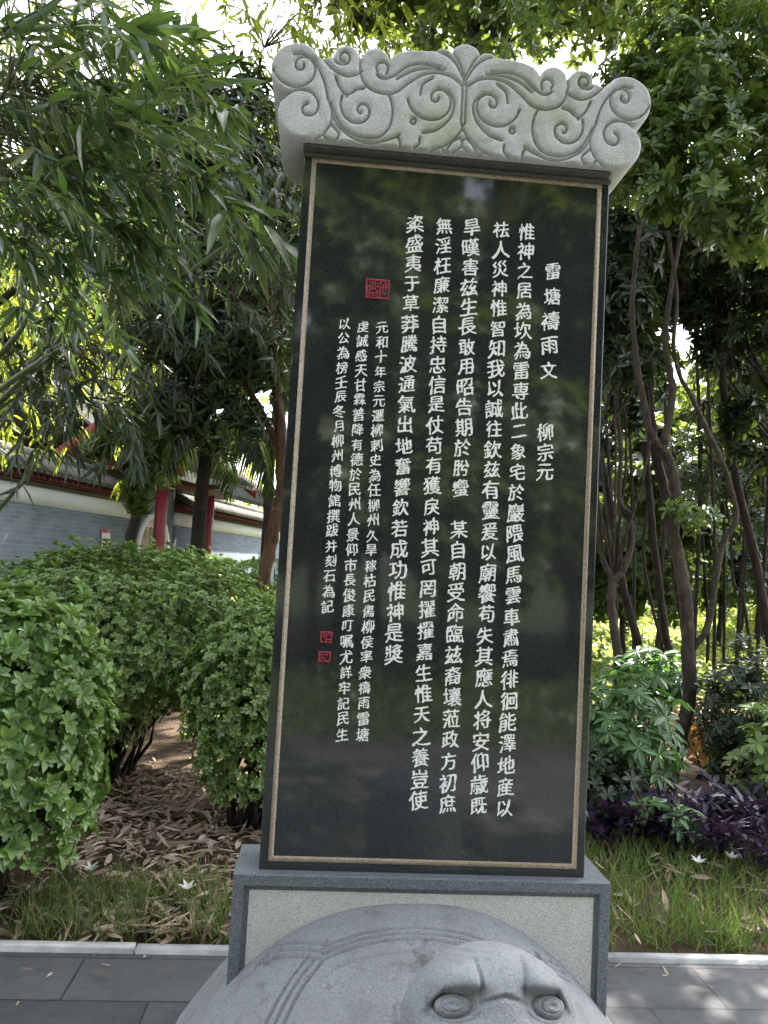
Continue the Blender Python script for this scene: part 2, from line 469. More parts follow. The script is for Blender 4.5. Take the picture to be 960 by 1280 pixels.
def glyph(ch):
    if ch in _glyph: return _glyph[ch]
    cu = bpy.data.curves.new('writing', 'FONT'); cu.body = ch; cu.resolution_u = 3; cu.size = 1.0
    ob = bpy.data.objects.new('writing', cu); COL.objects.link(ob)
    bpy.context.view_layer.update()
    me = ob.to_mesh()
    V = np.array([v.co[:2] for v in me.vertices]) if len(me.vertices) else np.zeros((0, 2))
    F = [tuple(p.vertices) for p in me.polygons]
    E = {}
    for f in F:
        for a, b in zip(f, f[1:]+f[:1]): E[(a, b)] = 1
    nxt = {p: q for (p, q) in E if (q, p) not in E}      # outline loops of the character
    loops = []
    while nxt:
        s0 = next(iter(nxt)); lp = [s0]; c = nxt.pop(s0)
        while c != s0 and c in nxt: lp.append(c); c = nxt.pop(c)
        if len(lp) > 2: loops.append(V[lp])
    ob.to_mesh_clear(); bpy.data.objects.remove(ob); bpy.data.curves.remove(cu)
    if loops:
        al = np.concatenate(loops); mid = (al.min(0)+al.max(0))/2
        loops = [l-mid for l in loops]
    _glyph[ch] = loops
    return loops
def brush(loops, ph):
    """rounds the corners and lets the stroke width swell and thin the way a loaded brush does"""
    out = []
    for l in loops:
        l = l/EM
        d = np.linalg.norm(np.roll(l, -1, 0)-l, axis=1); per = d.sum()
        n = int(max(10, per/.022)); cum = np.concatenate([[0], np.cumsum(d)])
        s = np.linspace(0, per, n, endpoint=False)
        lc = np.vstack([l, l[:1]])
        q = np.stack([np.interp(s, cum, lc[:, 0]), np.interp(s, cum, lc[:, 1])], 1)
        for _ in range(2): q = q*.5+(np.roll(q, 1, 0)+np.roll(q, -1, 0))*.25
        tg = np.roll(q, -1, 0)-np.roll(q, 1, 0); nr = np.stack([tg[:, 1], -tg[:, 0]], 1); nr /= np.linalg.norm(nr, axis=1)[:, None]+1e-9
        x, y = q[:, 0], q[:, 1]
        w = .018+.013*np.sin(x*8+ph[0]+2*y)*np.cos(y*9+ph[1])+.012*np.sin((x-y)*6.5+ph[2])
        w = w*np.where(np.abs(nr[:, 1]) > .8, .55, 1.15) + .008*np.sin((x*1.3+y)*21+ph[3])
        q = q+nr*w[:, None]
        out.append(q)
    return out
from mathutils.geometry import delaunay_2d_cdt
def fill(loops):
    """triangles inside the (possibly overlapping) outlines"""
    P, E = [], []
    for l in loops:
        n0 = len(P); P += [Vector((float(p[0]), float(p[1]))) for p in l]
        E += [(n0+k, n0+(k+1) % len(l)) for k in range(len(l))]
    vs, _, fs, *_r = delaunay_2d_cdt(P, E, [], 1, 1e-5, False)
    vs = np.array([tuple(v) for v in vs]); fs = np.array([f for f in fs if len(f) == 3])
    c = vs[fs].mean(1); wn = np.zeros(len(c), int)
    for l in loops:
        a = l; b = np.roll(l, -1, 0)
        up = (a[None, :, 1] <= c[:, 1:2]) & (b[None, :, 1] > c[:, 1:2]); dn = (a[None, :, 1] > c[:, 1:2]) & (b[None, :, 1] <= c[:, 1:2])
        side = (b[None, :, 0]-a[None, :, 0])*(c[:, 1:2]-a[None, :, 1])-(c[:, 0:1]-a[None, :, 0])*(b[None, :, 1]-a[None, :, 1])
        wn += (up & (side > 0)).sum(1)-(dn & (side < 0)).sum(1)
    return vs, fs[wn != 0]
_em = glyph('國')
EM = max(np.ptp(np.concatenate(_em), axis=0)) if _em else .9
COLS = []
for (a, b, txt, size) in TEXT:
    k = 0                                             # a blank in a column starts a new piece of writing
    for piece in txt.split('　'):
        COLS.append((a, b, txt, size, k, k+len(piece))); k += len(piece)+1
for (a, b, txt, size, k0, k1) in COLS:
    V3, F4, F3, n = [], [], [], 0
    for i, ch in enumerate(txt):
        if not k0 <= i < k1: continue
        t = i/(len(txt)-1)
        x = a[0]*(1-t)+b[0]*t + random.uniform(-.0015, .0015); z = a[1]*(1-t)+b[1]*t + random.uniform(-.0015, .0015)
        ph = rng.uniform(0, 6.28, 6)
        L_ = brush(glyph(ch), ph)
        if not L_: continue
        Q, tri = fill(L_)
        Q = Q + .022*np.stack([np.sin(Q[:, 1]*5+ph[4]), np.sin(Q[:, 0]*5+ph[5])], 1)
        Q[:, 1] += .16*Q[:, 0] - .10*(Q[:, 0]**2-.08)
        Q[:, 0] += -.05*Q[:, 1] + .06*Q[:, 0]*(-Q[:, 1])            # feet spread a little wider than heads
        ext = max(np.ptp(Q, axis=0))
        Q *= np.array([.95, 1.0])*size*random.uniform(.93, 1.06)
        V3.append(np.stack([x+Q[:, 0], np.full(len(Q), -.0015), z+Q[:, 1]], 1))
        F3.append(tri+n)
        n += len(Q)
    link('inscription', np_mesh('inscription', np.concatenate(V3), [np.concatenate(F3)]), slab, M['paint'])
# red seals: a frame and a maze of short carved strokes
def seal(x0, z0, x1, z1, n):
    b = MB(); t = (x1-x0)/(2.2*n)
    frame_strip(x0, z0, x1, z1, t, -.0018, .003)
    r = random.Random(int(x0*-1000))
    for i in range(n):
        for j in range(n):
            cx, cz = x0+(x1-x0)*(i+.5)/n, z0+(z1-z0)*(j+.5)/n
            s = (x1-x0)/n*.56
            if r.random() < .55: b.box(cx-s, -.0018, cz-t*.55, cx+s*.7, .001, cz+t*.55)
            if r.random() < .6: b.box(cx-t*.55, -.0021, cz-s, cx+t*.55, .001, cz+s*.8)
    fs = frame_strip(x0, z0, x1, z1, t*1.1, -.0024, .0034)
    b.add(np.concatenate(fs.v), fs.f4)
    o = b.build('seal', M['red'], slab)
    return o
seal(-.307, 2.547, -.2245, 2.6175, 9)
seal(-.3926, 1.3503, -.3525, 1.3887, 5)
seal(-.3954, 1.2859, -.3541, 1.3215, 5)

# --- base block with a sunken front panel
BX, BY0, BY1 = .628, -.043, .238
bm = bmesh.new()
bmesh.ops.create_cube(bm, size=1, matrix=Matrix.Translation((0, (BY0+BY1)/2, HB/2)) @ Matrix.Diagonal((BX*2, BY1-BY0, HB, 1)))
bmesh.ops.bevel(bm, geom=bm.edges[:], offset=.004, segments=2, affect='EDGES', profile=.5)
ff = [f for f in bm.faces if f.normal.y < -.99 and f.calc_area() > .2]
bmesh.ops.inset_region(bm, faces=ff, thickness=.044, depth=0)
bmesh.ops.inset_region(bm, faces=ff, thickness=.003, depth=-.014)
me = bpy.data.meshes.new('base_block'); bm.to_mesh(me); bm.free()
base = link('base_block', me, stele, M['frame'])
bevelled('front_panel', -BX+.054, BY0+.011, .055, BX-.054, BY0+.03, HB-.053, M['panel'], 0, base)

# --- scrolled cap: outline and carved lines of the left half, mirrored; thickness and relief are modelled
CAP_X, CAP_Z, CAP_Y0, CAP_Y1 = -.006, 3.057, -.09, .27
CAP_LINES= [[(-560,261),(-559,259),(-559,256),(-559,254),(-560,252),(-561,249),(-562,247),(-564,246),(-567,244),(-569,243),(-572,243),(-576,243),(-579,244),(-582,246),(-585,249),(-587,252),(-588,256),(-589,261),(-589,267),(-587,272),(-584,277),(-580,282),(-574,286),(-568,289),(-560,290),(-552,290),(-544,287),(-536,282),(-530,275),(-524,266),(-521,256),(-520,244),(-522,231),(-526,219),(-534,207),(-545,196),(-558,188),(-573,183),(-589,181),(-606,184),(-623,191),(-638,202),(-651,217),(-661,236)],[(-595,296),(-563,299),(-526,277),(-499,236),(-481,193),(-472,149)],[(-525,318),(-491,287),(-457,255),(-417,237),(-382,244),(-361,259)],[(-540,125),(-543,124),(-545,123),(-548,122),(-550,120),(-552,117),(-554,115),(-555,112),(-556,109),(-556,106),(-556,102),(-555,99),(-554,96),(-553,93),(-551,91),(-548,88),(-545,86),(-542,85),(-538,84),(-534,84),(-530,84),(-525,85),(-521,87),(-517,89),(-513,93),(-509,97),(-506,103),(-504,109),(-502,115),(-502,123),(-502,130),(-505,138),(-508,146),(-513,153),(-520,160),(-528,166),(-538,170),(-549,172),(-561,173),(-573,171),(-586,167),(-599,160),(-611,151),(-622,138)],[(-457,129),(-456,70),(-479,25),(-510,3)],[(-449,230),(-435,198),(-417,176),(-402,173),(-378,189)],[(-354,110),(-356,110),(-359,110),(-361,111),(-363,112),(-365,114),(-366,116),(-368,119),(-368,121),(-368,124),(-368,127),(-367,130),(-366,133),(-364,136),(-362,138),(-359,140),(-356,141),(-352,142),(-348,143),(-344,142),(-340,140),(-336,138),(-332,135),(-329,131),(-327,126),(-326,120),(-325,113),(-326,107),(-329,100),(-332,93),(-338,87),(-344,82),(-352,77),(-361,75),(-371,74),(-381,75),(-391,79),(-401,85),(-410,93),(-417,104),(-423,116),(-426,131),(-426,146),(-423,162)],[(-478,182),(-464,135),(-447,85),(-420,48),(-368,16),(-311,9),(-262,23),(-220,43)],[(-459,136),(-441,97),(-417,59),(-377,33),(-326,24),(-284,35),(-257,67),(-246,113),(-251,157),(-263,186)],[(-409,163),(-385,188),(-350,199)],[(-305,265),(-312,278),(-307,292),(-291,299),(-275,293),(-270,276),(-276,258)],[(-307,252),(-288,241),(-263,247),(-239,264),(-204,293),(-154,307),(-88,301)],[(-238,244),(-210,265),(-175,283),(-124,294),(-73,294)],[(-368,279),(-362,246),(-348,218),(-325,198),(-285,187),(-242,195),(-201,230),(-152,267),(-102,280),(-50,272),(-5,242)],[(-423,288),(-436,293),(-437,311),(-425,322),(-409,316),(-405,296),(-418,279),(-444,280),(-460,299),(-458,322)],[(-371,342),(-367,309),(-368,279)],[(-90,189),(-90,187),(-90,185),(-91,184),(-92,182),(-93,181),(-94,179),(-96,178),(-98,177),(-101,177),(-104,177),(-107,178),(-109,179),(-112,182),(-114,185),(-116,189),(-116,193),(-116,198),(-115,203),(-112,209),(-108,213),(-102,217),(-96,220),(-89,222),(-81,222),(-72,220),(-65,215),(-58,209),(-52,201),(-48,190),(-46,179),(-47,166),(-51,153),(-57,141),(-67,130),(-79,120),(-94,114),(-110,110),(-127,111),(-145,115),(-161,124),(-176,137),(-188,154),(-196,174)],[(-154,197),(-147,235),(-114,261)],[(-95,224),(-55,215),(-33,179),(-47,122),(-92,76),(-141,60)],[(5,108),(-8,77),(-36,45),(-67,19),(-110,3)],[(6,236),(7,176),(7,109)],[(10,233),(-11,280),(-35,322),(-69,349),(-106,361)],[(11,244),(-4,288),(-28,338),(-52,369)],[(10,2),(-37,-1),(-66,5)],[(-52,10),(-32,41),(-11,55),(1,41),(-5,22),(-34,4)],[(-457,62),(-426,28),(-449,0),(-478,22),(-457,62)],[(-214,5),(-215,23),(-227,41)],[(-148,41),(-150,19),(-167,6)],[(-164,100),(-166,95),(-169,91),(-175,90),(-179,92),(-183,96),(-183,101),(-180,106),(-176,109),(-170,109),(-166,106),(-164,100)]]
CAP_POLY= [(1,398),(-20,393),(-34,387),(-52,370),(-66,373),(-92,373),(-115,362),(-135,357),(-157,357),(-200,353),(-236,342),(-257,326),(-267,312),(-363,295),(-366,322),(-464,310),(-482,296),(-500,300),(-608,217),(-603,143),(-542,76),(-538,1),(-368,0),(-217,0),(14,-1)]
CAP_DISCS= [(-578, 246, 93), (-550, 88, 89), (-415, 296, 51), (-315, 295, 53)]

def cap_mesh():
    lines = [spline(np.array(g, float)/1000, max(24, len(g)*6)) for g in CAP_LINES]
    lines += [l*np.array([-1, 1]) for l in lines]
    poly = [(x/1000, z/1000) for x, z in CAP_POLY]
    poly = poly[:-1] + [(0.0, -.001)] + [(-x, z) for x, z in poly[::-1][1:]]
    poly = np.array(poly)
    discs = [(s*x/1000, z/1000, r/1000) for x, z, r in CAP_DISCS for s in (1, -1)]
    h = .0026
    X = np.arange(-.70, .7001, h); Z = np.arange(-.03, .42, h)
    GX, GZ = np.meshgrid(X, Z); P = np.stack([GX.ravel(), GZ.ravel()], 1)
    def seg_dist(P, pl, closed=False):
        d = np.full(len(P), 9.)
        A = pl if closed else pl[:-1]; B = np.roll(pl, -1, 0) if closed else pl[1:]
        for a, b in zip(A, B):
            ab = b-a; t = np.clip(((P-a)@ab)/(ab@ab+1e-12), 0, 1)
            d = np.minimum(d, np.linalg.norm(P-a-t[:, None]*ab, axis=1))
        return d
    def inside(P, pl):
        c = np.zeros(len(P), bool)
        for a, b in zip(pl, np.roll(pl, -1, 0)):
            cond = (a[1] > P[:, 1]) != (b[1] > P[:, 1])
            xi = a[0]+(P[:, 1]-a[1])*(b[0]-a[0])/(b[1]-a[1]+1e-12)
            c ^= cond & (P[:, 0] < xi)
        return c
    sd = np.where(inside(P, poly), -1, 1)*seg_dist(P, poly, True)
    for x, z, r in discs:
        sd = np.minimum(sd, np.hypot(P[:, 0]-x, P[:, 1]-z)-r)
    sd = sd.reshape(GX.shape)
    gz, gx = np.gradient(sd, h)
    dl = np.full(len(P), 9.)
    for l in lines:
        near = (P[:, 0] > l[:, 0].min()-.09) & (P[:, 0] < l[:, 0].max()+.09) & (P[:, 1] > l[:, 1].min()-.09) & (P[:, 1] < l[:, 1].max()+.09)
        if near.any(): dl[near] = np.minimum(dl[near], seg_dist(P[near], l))
    dl = dl.reshape(GX.shape)
    inn = sd < h*.9
    de = np.clip(-sd, 0, None)
    # pillow between the carved lines, rounded rim
    relief = .015*(1-np.exp(-(dl/.0044)**1.6)) + .006*(1-np.exp(-dl/.03)) + .020*np.sqrt(np.clip(1-(1-np.clip(de/.012, 0, 1))**2, 0, 1))
    XX = GX - np.where(sd > 0, sd*gx, 0); ZZ = GZ - np.where(sd > 0, sd*gz, 0)
    idx = -np.ones(GX.shape, int); idx[inn] = np.arange(inn.sum())
    Vf = np.stack([XX[inn]+CAP_X, CAP_Y0+.045-relief[inn], ZZ[inn]+CAP_Z], 1)
    nv = len(Vf)
    Vb = Vf.copy(); Vb[:, 1] = CAP_Y1
    q = inn[:-1, :-1] & inn[1:, :-1] & inn[:-1, 1:] & inn[1:, 1:]
    a, b, c, d = idx[:-1, :-1][q], idx[:-1, 1:][q], idx[1:, 1:][q], idx[1:, :-1][q]
    F = np.stack([a, b, c, d], 1)
    FB = F[:, ::-1]+nv
    ed = {}
    for f in F:
        for i in range(4):
            e = (f[i], f[(i+1) % 4])
            if (e[1], e[0]) in ed: del ed[(e[1], e[0])]
            else: ed[e] = 1
    FS = np.array([(y, x, x+nv, y+nv) for x, y in ed])
    return np_mesh('cap', np.concatenate([Vf, Vb]), np.concatenate([F, FB, FS]), True)
cap = link('cap', cap_mesh(), stele, M['cap'])
mod = bevelled('cap_moulding', -.552, -.052, HB+SH-.016, .540, .232, CAP_Z+.004, M['moulding'], .006, stele)
bevelled('cap_moulding', -.5515, -.018, HB+SH-.03, .5515, .205, HB+SH-.0165, M['moulding'], .004, stele)

# ------------------------------------------------------------------ the stone turtle that carries it
turtle = empty('stone_turtle', (0, -.1, 0.012))
tag(turtle, 'carved grey stone turtle with scowling eyes crouching under the slab on dark paving', 'statue')
HEX = [[(-.325, -.228), (-.206, -.216), (-.07, -.206), (.06, -.212), (.24, -.232)],
       [(-.325, -.228), (-.40, -.31), (-.455, -.42), (-.48, -.56)],
       [(.24, -.232), (.34, -.31), (.39, -.42), (.41, -.56)],
       [(-.52, -.075), (-.42, -.155), (-.325, -.228)], [(.44, -.075), (.34, -.15), (.24, -.232)]]
def shell_mesh():
    nr, na = 270, 900
    rho = np.linspace(.0, 1, nr)**.85; th = np.linspace(0, 2*math.pi, na, endpoint=False)
    RH, TH = np.meshgrid(rho, th, indexing='ij')
    x = -.035+.775*RH*np.cos(TH); y = .12+np.where(np.sin(TH) < 0, 1.02, .46)*RH*np.sin(TH)
    dx = np.abs((x+.035)/.775); dy = (y-.12); dy = np.abs(np.where(dy < 0, dy/.95, dy/.44))
    z1 = .51*(1-(dx**2.4+dy**2.4)); z2 = .02*(1-RH**6)
    k = .02
    z = np.maximum(z1, z2) + k*np.log1p(np.exp(-np.abs(z1-z2)/k))*.5
    P = np.stack([x.ravel(), y.ravel()], 1)
    rel = np.zeros(len(P))
    lines = []
    for i, h in enumerate(HEX):
        s = spline(h, 40)
        t = np.gradient(s, axis=0); t /= np.linalg.norm(t, axis=1)[:, None]; nn = np.stack([-t[:, 1], t[:, 0]], 1)
        offs = (0, .024, .048) if i in (0, 3, 4) else (0, .03, .06)
        for o in offs: lines.append((s + nn*o*(1 if i in (0, 3, 4, 2) else -1), .020 if i in (3, 4) else .016))
    for o in (0, .022): lines.append((spline([(-.475-o, -.07), (-.60-o, -.115), (-.70-o, -.20), (-.78, -.36)], 40), .012))
    lines.append((spline([(-.30, -.275), (-.19, -.265), (-.07, -.255), (.06, -.26), (.21, -.28)], 40), .007))
    for s, dep in lines:
        d = np.full(len(P), 9.)
        m = (P[:, 1] < .05)
        Q = P[m]; dd = np.full(len(Q), 9.)
        for a, b in zip(s[:-1], s[1:]):
            ab = b-a; t = np.clip(((Q-a)@ab)/(ab@ab+1e-12), 0, 1)
            dd = np.minimum(dd, np.linalg.norm(Q-a-t[:, None]*ab, axis=1))
        d[m] = dd
        rel = np.minimum(rel, -dep*np.exp(-(d/.0048)**2))
    pass
    # rolled rim where the dome meets the skirt
    z = z + rel.reshape(x.shape) + .006*np.sin(x*9)*np.cos(y*8)*.4
    z = z+.012
    V = np.stack([x, y, z], -1).reshape(-1, 3)
    i = np.arange(nr-1)[:, None]*na; j = np.arange(na)[None]; j2 = (j+1) % na
    F = np.stack([i+j, i+na+j, i+na+j2, i+j2], -1).reshape(-1, 4)
    Fb = [list(range((nr-1)*na, nr*na))]
    return np_mesh('shell', V, [F], True)
link('shell', shell_mesh(), turtle, M['turtle'])
HB0 = np.array([.055, -.93, .680]); HT = R(30)        # bridge of the nose; the face looks forward and up
HN = np.array([0, -math.cos(HT), math.sin(HT)]); HV = np.array([0, math.sin(HT), math.cos(HT)]); HXA = np.array([1., 0, 0])
HC = HB0 - HN*.20
EX, EV = .106, -.010                              # eye centres on the face
def head_mesh():
    nu, nv = 460, 340
    U = np.linspace(0, 2*math.pi, nu, endpoint=False); Vv = np.linspace(.004, math.pi-.01, nv)
    VV, UU = np.meshgrid(Vv, U, indexing='ij')
    cw = np.cos(VV); cu = np.sin(VV)*np.cos(UU); cv = np.sin(VV)*np.sin(UU)
    u = cu*(.205 - .035*np.clip(cv, -1, 1)); v = cv*np.where(cv > 0, .134, .21); w = cw*np.where(cw > 0, .20, .36)
    au = np.abs(u); S = lambda q: 1/(1+np.exp(-np.clip(q, -40, 40)))
    G = lambda cu_, cv_, s1, s2: np.exp(-((au-cu_)/s1)**2-((v-cv_)/s2)**2)
    edge = EV+.026 + .010*np.exp(-((au-.035)/.03)**2) - .9*np.clip(au-.13, 0, 1)**1.0     # lower edge of the brow
    above = S((v-edge)/.0035)
    d = .042*np.exp(-((au-.108)/.060)**4-((v-.040)/.045)**2)*above + .010*np.exp(-(au/.045)**4-((v-.04)/.06)**2)
    d -= .012*np.exp(-((au-.050-.10*(v-.03))/.0055)**2)*np.exp(-((v-.042)/.042)**4)
    d -= .026*np.exp(-((au-EX)/.062)**4-((v-EV+.002)/.030)**4)*(1-above)
    d -= .010*np.exp(-((v-.006+.25*au)/.005)**2)*np.exp(-(au/.05)**4)
    d += .032*np.exp(-(au/.10)**2-((v+.085)/.06)**2)*(1-above) + .020*G(.175, -.075, .05, .05)
    ring = np.hypot((au-EX)/1.7, (v-EV))
    d += .010*np.exp(-((ring-.0285)/.0048)**2)*S((EV-.002-v)/.004)
    d += .0030*np.sin(v*330+6*np.cos(u*16))*np.exp(-(au/.12)**4-((v-.105)/.022)**2)
    w = w + d*np.clip(cw*1.6, 0, 1)
    P = HC + u[..., None]*HXA + v[..., None]*HV + w[..., None]*HN
    P[..., 2] -= np.clip(-w, 0, 1)*.55
    i = np.arange(nv-1)[:, None]*nu; j = np.arange(nu)[None]; j2 = (j+1) % nu
    F = np.stack([i+j, i+j2, i+nu+j2, i+nu+j], -1).reshape(-1, 4)
    F = np.concatenate([F[:, ::-1], np.array([[0, nu//4, nu//2, 3*nu//4]])])
    return np_mesh('head', P.reshape(-1, 3), [F], True)
head = link('head', head_mesh(), turtle, M['turtle'])
def eye_mesh(s):
    nu, nv = 64, 60
    U = np.linspace(0, 2*math.pi, nu, endpoint=False); Vv = np.linspace(.01, math.pi-.01, nv)
    VV, UU = np.meshgrid(Vv, U, indexing='ij')
    r = .0275
    rr = r*(1-.10*np.exp(-((VV-.66)/.06)**2) - .22*np.exp(-(VV/.17)**2) - .05*np.sin(3*UU+9*VV)*np.exp(-((VV-.4)/.2)**2))
    A = unit(HN+HXA*s*.32+HV*.10); B = unit(np.cross(A, HV)); Cc = np.cross(B, A)
    wb = .20*math.sqrt(max(0, 1-(EX/.205)**2)) - .020
    c = HC + HXA*s*EX + HV*EV + HN*wb
    P = c + (rr*.95*np.cos(VV))[..., None]*A + (1.6*rr*np.sin(VV)*np.cos(UU))[..., None]*B + (.95*rr*np.sin(VV)*np.sin(UU))[..., None]*Cc
    i = np.arange(nv-1)[:, None]*nu; j = np.arange(nu)[None]; j2 = (j+1) % nu
    F = np.stack([i+j, i+nu+j, i+nu+j2, i+j2], -1).reshape(-1, 4)
    return np_mesh('eye', P.reshape(-1, 3), [F], True)
for s in (-1, 1): link('eye', eye_mesh(s), head, M['turtle'])
for sx, sy in ((-1, -1), (1, -1), (-1, 1), (1, 1)):
    b = MB()
    c0 = np.array([-.045+sx*.50, -.22+sy*.30, .10])
    c1 = c0+np.array([sx*.12, sy*.10, -.05]); c2 = c1+np.array([sx*.03, -.06, -.045])
    b.tube(spline([c0, c1, c2], 9), np.linspace(.08, .055, 9), 14)
    for k in (-1, 0, 1):
        b.tube([c2+np.array([k*.045, -.02, .0]), c2+np.array([k*.06, -.10, -.002])], [.028, .008], 8)
    b.build('leg', M['turtle'], turtle, True)
# ------------------------------------------------------------------ the walled courtyard on the left
WD = np.array([.2195, .976, 0]); WN = np.array([.976, -.2195, 0])     # along the wall, and its outward side
WA = np.array([-5.184, 9.425, 0]) - WD*4.5
def wallM(origin):
    return Matrix(((WD[0], -WN[0], 0, origin[0]), (WD[1], -WN[1], 0, origin[1]), (0, 0, 1, 0), (0, 0, 0, 1)))
def brick_material():
    k = NT('grey_brick'); o = k.coords()
    mp = k.n('ShaderNodeMapping'); k.l(o, mp.inputs[0]); mp.inputs['Rotation'].default_value = (R(90), 0, R(0))
    b = k.n('ShaderNodeTexBrick')
    sx = k.n('ShaderNodeSeparateXYZ'); k.l(o, sx.inputs[0])
    cx = k.n('ShaderNodeCombineXYZ'); k.l(sx.outputs['Y'], cx.inputs['X']); k.l(sx.outputs['Z'], cx.inputs['Y'])
    k.l(cx.outputs[0], b.inputs['Vector'])
    b.inputs['Scale'].default_value = 1; b.inputs['Brick Width'].default_value = .27; b.inputs['Row Height'].default_value = .075
    b.inputs['Mortar Size'].default_value = .006
    b.inputs['Color1'].default_value = (.135, .17, .215, 1); b.inputs['Color2'].default_value = (.20, .24, .29, 1)
    b.inputs['Mortar'].default_value = (.25, .28, .30, 1)
    c = k.mix(k.ramp(k.noise(1.4, 6, .65, o), [(.35, 0.0), (.75, .6)]), b.outputs['Color'], (.13, .155, .18))
    k.base(c); k.set(.9, .2)
    return k.m
M['brick'] = brick_material()
def wall_run(name, label, L0, L1, off):
    o3 = WA + WN*off
    root = empty(name, o3 + WD*L0)
    tag(root, label, 'wall')
    MM = wallM(o3)
    MB().box(L0, -.0, 0, L1, .36, 2.29, MM).build('brickwork', M['brick'], root)
    MB().box(L0, -.006, 2.293, L1-.04, .366, 2.585, MM).build('plaster_band', M['plaster'], root)
    MB().box(L0, -.05, 2.588, L1, .41, 2.66, MM).build('cornice', M['lacquer_dark'], root)
    b = MB(); x = L0
    while x < L1-.06:
        b.box(x, -.19, 2.68, x+.075, .55, 2.76, MM); x += .17
    b.box(L0, -.11, 2.663, L1, .47, 2.678, MM)
    b.build('rafter', M['rafter'], root)
    b = MB()
    for s in (0, 1):
        y0, y1 = (-.26, .18) if s == 0 else (.62, .18)
        V = [(L0, y0, 2.765), (L1, y0, 2.765), (L1, y1, 3.02), (L0, y1, 3.02), (L0, y0, 2.80), (L1, y0, 2.80), (L1, y1, 3.06), (L0, y1, 3.06)]
        V = [tuple(MM @ Vector(v)) for v in V]
        b.add(V, [(0, 1, 2, 3), (4, 7, 6, 5), (0, 4, 5, 1), (2, 6, 7, 3), (0, 3, 7, 4), (1, 5, 6, 2)])
        x = L0+.1
        while x < L1:
            b.tube([tuple(MM @ Vector((x, y0-.01, 2.805))), tuple(MM @ Vector((x, y1, 3.07)))], .052, 7); x += .17
    b.tube([tuple(MM @ Vector((L0, .18, 3.10))), tuple(MM @ Vector((L1, .18, 3.10)))], .10, 8)
    b.build('tiled_coping', M['tile'], root)
    return root
wall_run('boundary_wall', 'long grey brick wall with white band and tiled coping left of the gate', -1.5, 8.82, 0)
wall_run('boundary_wall', 'grey brick wall with white band and tiled coping right of the gate', 11.2, 24.0, -.02)
# notice on the wall, a pale sheet with a red heading
MM = wallM(WA)
nr = empty('wall_notice', MM @ Vector((8.0, -.01, 1.75)))
tag(nr, 'small white notice with a red heading fixed to the grey brick wall', 'notice')
MB().box(7.62, -.02, 1.62, 7.98, -.004, 2.02, MM).build('board', simple('notice_red', (.40, .07, .10), .5, .4, .1), nr)
b = MB().box(7.645, -.024, 1.645, 7.955, -.021, 1.955, MM)
b.build('sheet', simple('notice_white', (.72, .72, .74), .5, .4, .05), nr)
b = MB()
for i in range(7): b.box(7.67, -.027, 1.92-i*.038, 7.93-(i*37 % 5)*.03, -.0245, 1.928-i*.038, MM)
b.build('print_lines', simple('notice_print', (.35, .30, .33), .6), nr)
# gate house
MG = wallM(WA + WN*-.10)
gate = empty('gate_house', MG @ Vector((8.85, 0, 0)))
tag(gate, 'courtyard gate with arched doorway and red columns under a tiled gable roof', 'gate')
L0, L1, A0, A1, AZ = 8.86, 11.16, 9.35, 10.98, 1.70
b = MB()
b.box(L0, 0, 0, A0, .4, 3.1, MG); b.box(A1, 0, 0, L1, .4, 3.1, MG)
na = 14; ac = (A0+A1)/2; ar = (A1-A0)/2
for k in range(na):
    t0, t1 = math.pi*k/na, math.pi*(k+1)/na
    xs = (ac-ar*math.cos(t0), ac-ar*math.cos(t1)); zs = (AZ+ar*math.sin(t0), AZ+ar*math.sin(t1))
    V = [(xs[0], 0, zs[0]), (xs[1], 0, zs[1]), (xs[1], 0, 3.1), (xs[0], 0, 3.1), (xs[0], .4, zs[0]), (xs[1], .4, zs[1]), (xs[1], .4, 3.1), (xs[0], .4, 3.1)]
    b.add([tuple(MG @ Vector(v)) for v in V], [(0, 1, 2, 3), (4, 7, 6, 5), (0, 4, 5, 1), (3, 2, 6, 7)])
b.build('wall', M['brick'], gate)
b = MB(); t = .13
b.box(A0-.002, -.03, 0, A0+t, .43, AZ, MG); b.box(A1-t, -.03, 0, A1+.002, .43, AZ, MG)
for k in range(na):
    t0, t1 = math.pi*k/na, math.pi*(k+1)/na; V = []
    for y in (-.03, .43):
        for tt in (t0, t1):
            for rr in (ar+.002, ar-t): V.append((ac-rr*math.cos(tt), y, AZ+rr*math.sin(tt)))
    b.add([tuple(MG @ Vector(v)) for v in V], [(0, 1, 3, 2), (4, 6, 7, 5), (1, 5, 7, 3), (0, 2, 6, 4)])
b.build('arch_surround', M['plaster'], gate)
b = MB()
for i in range(7): b.box(A0+.15+i*.22, .2, 0, A0+.2+i*.235, .25, 2.2, MG)
for i in range(8): b.box(A0+.14, .19, .1+i*.28, A1-.14, .26, .14+i*.28, MG)
b.build('lattice_door', simple('pale_timber', (.38, .30, .18), .6), gate)
for px_ in (8.52, 11.1):
    b = MB(); c = MG @ Vector((px_, -.85, 0))
    b.tube([(c.x, c.y, 0), (c.x, c.y, .16)], [.2, .17], 16); b.tube([(c.x, c.y, .16), (c.x, c.y, 3.0)], [.125, .115], 16)
    b.build('column', M['redwood'], gate, True)
b = MB(); b.box(7.9, -.92, 2.98, 11.9, -.78, 3.16, MG); b.box(7.9, .5, 2.98, 11.9, .64, 3.16, MG)
for x in (7.95, 8.52, 11.1): b.box(x, -1.05, 3.165, x+.1, .7, 3.26, MG)
b.build('beam', M['rafter'], gate)
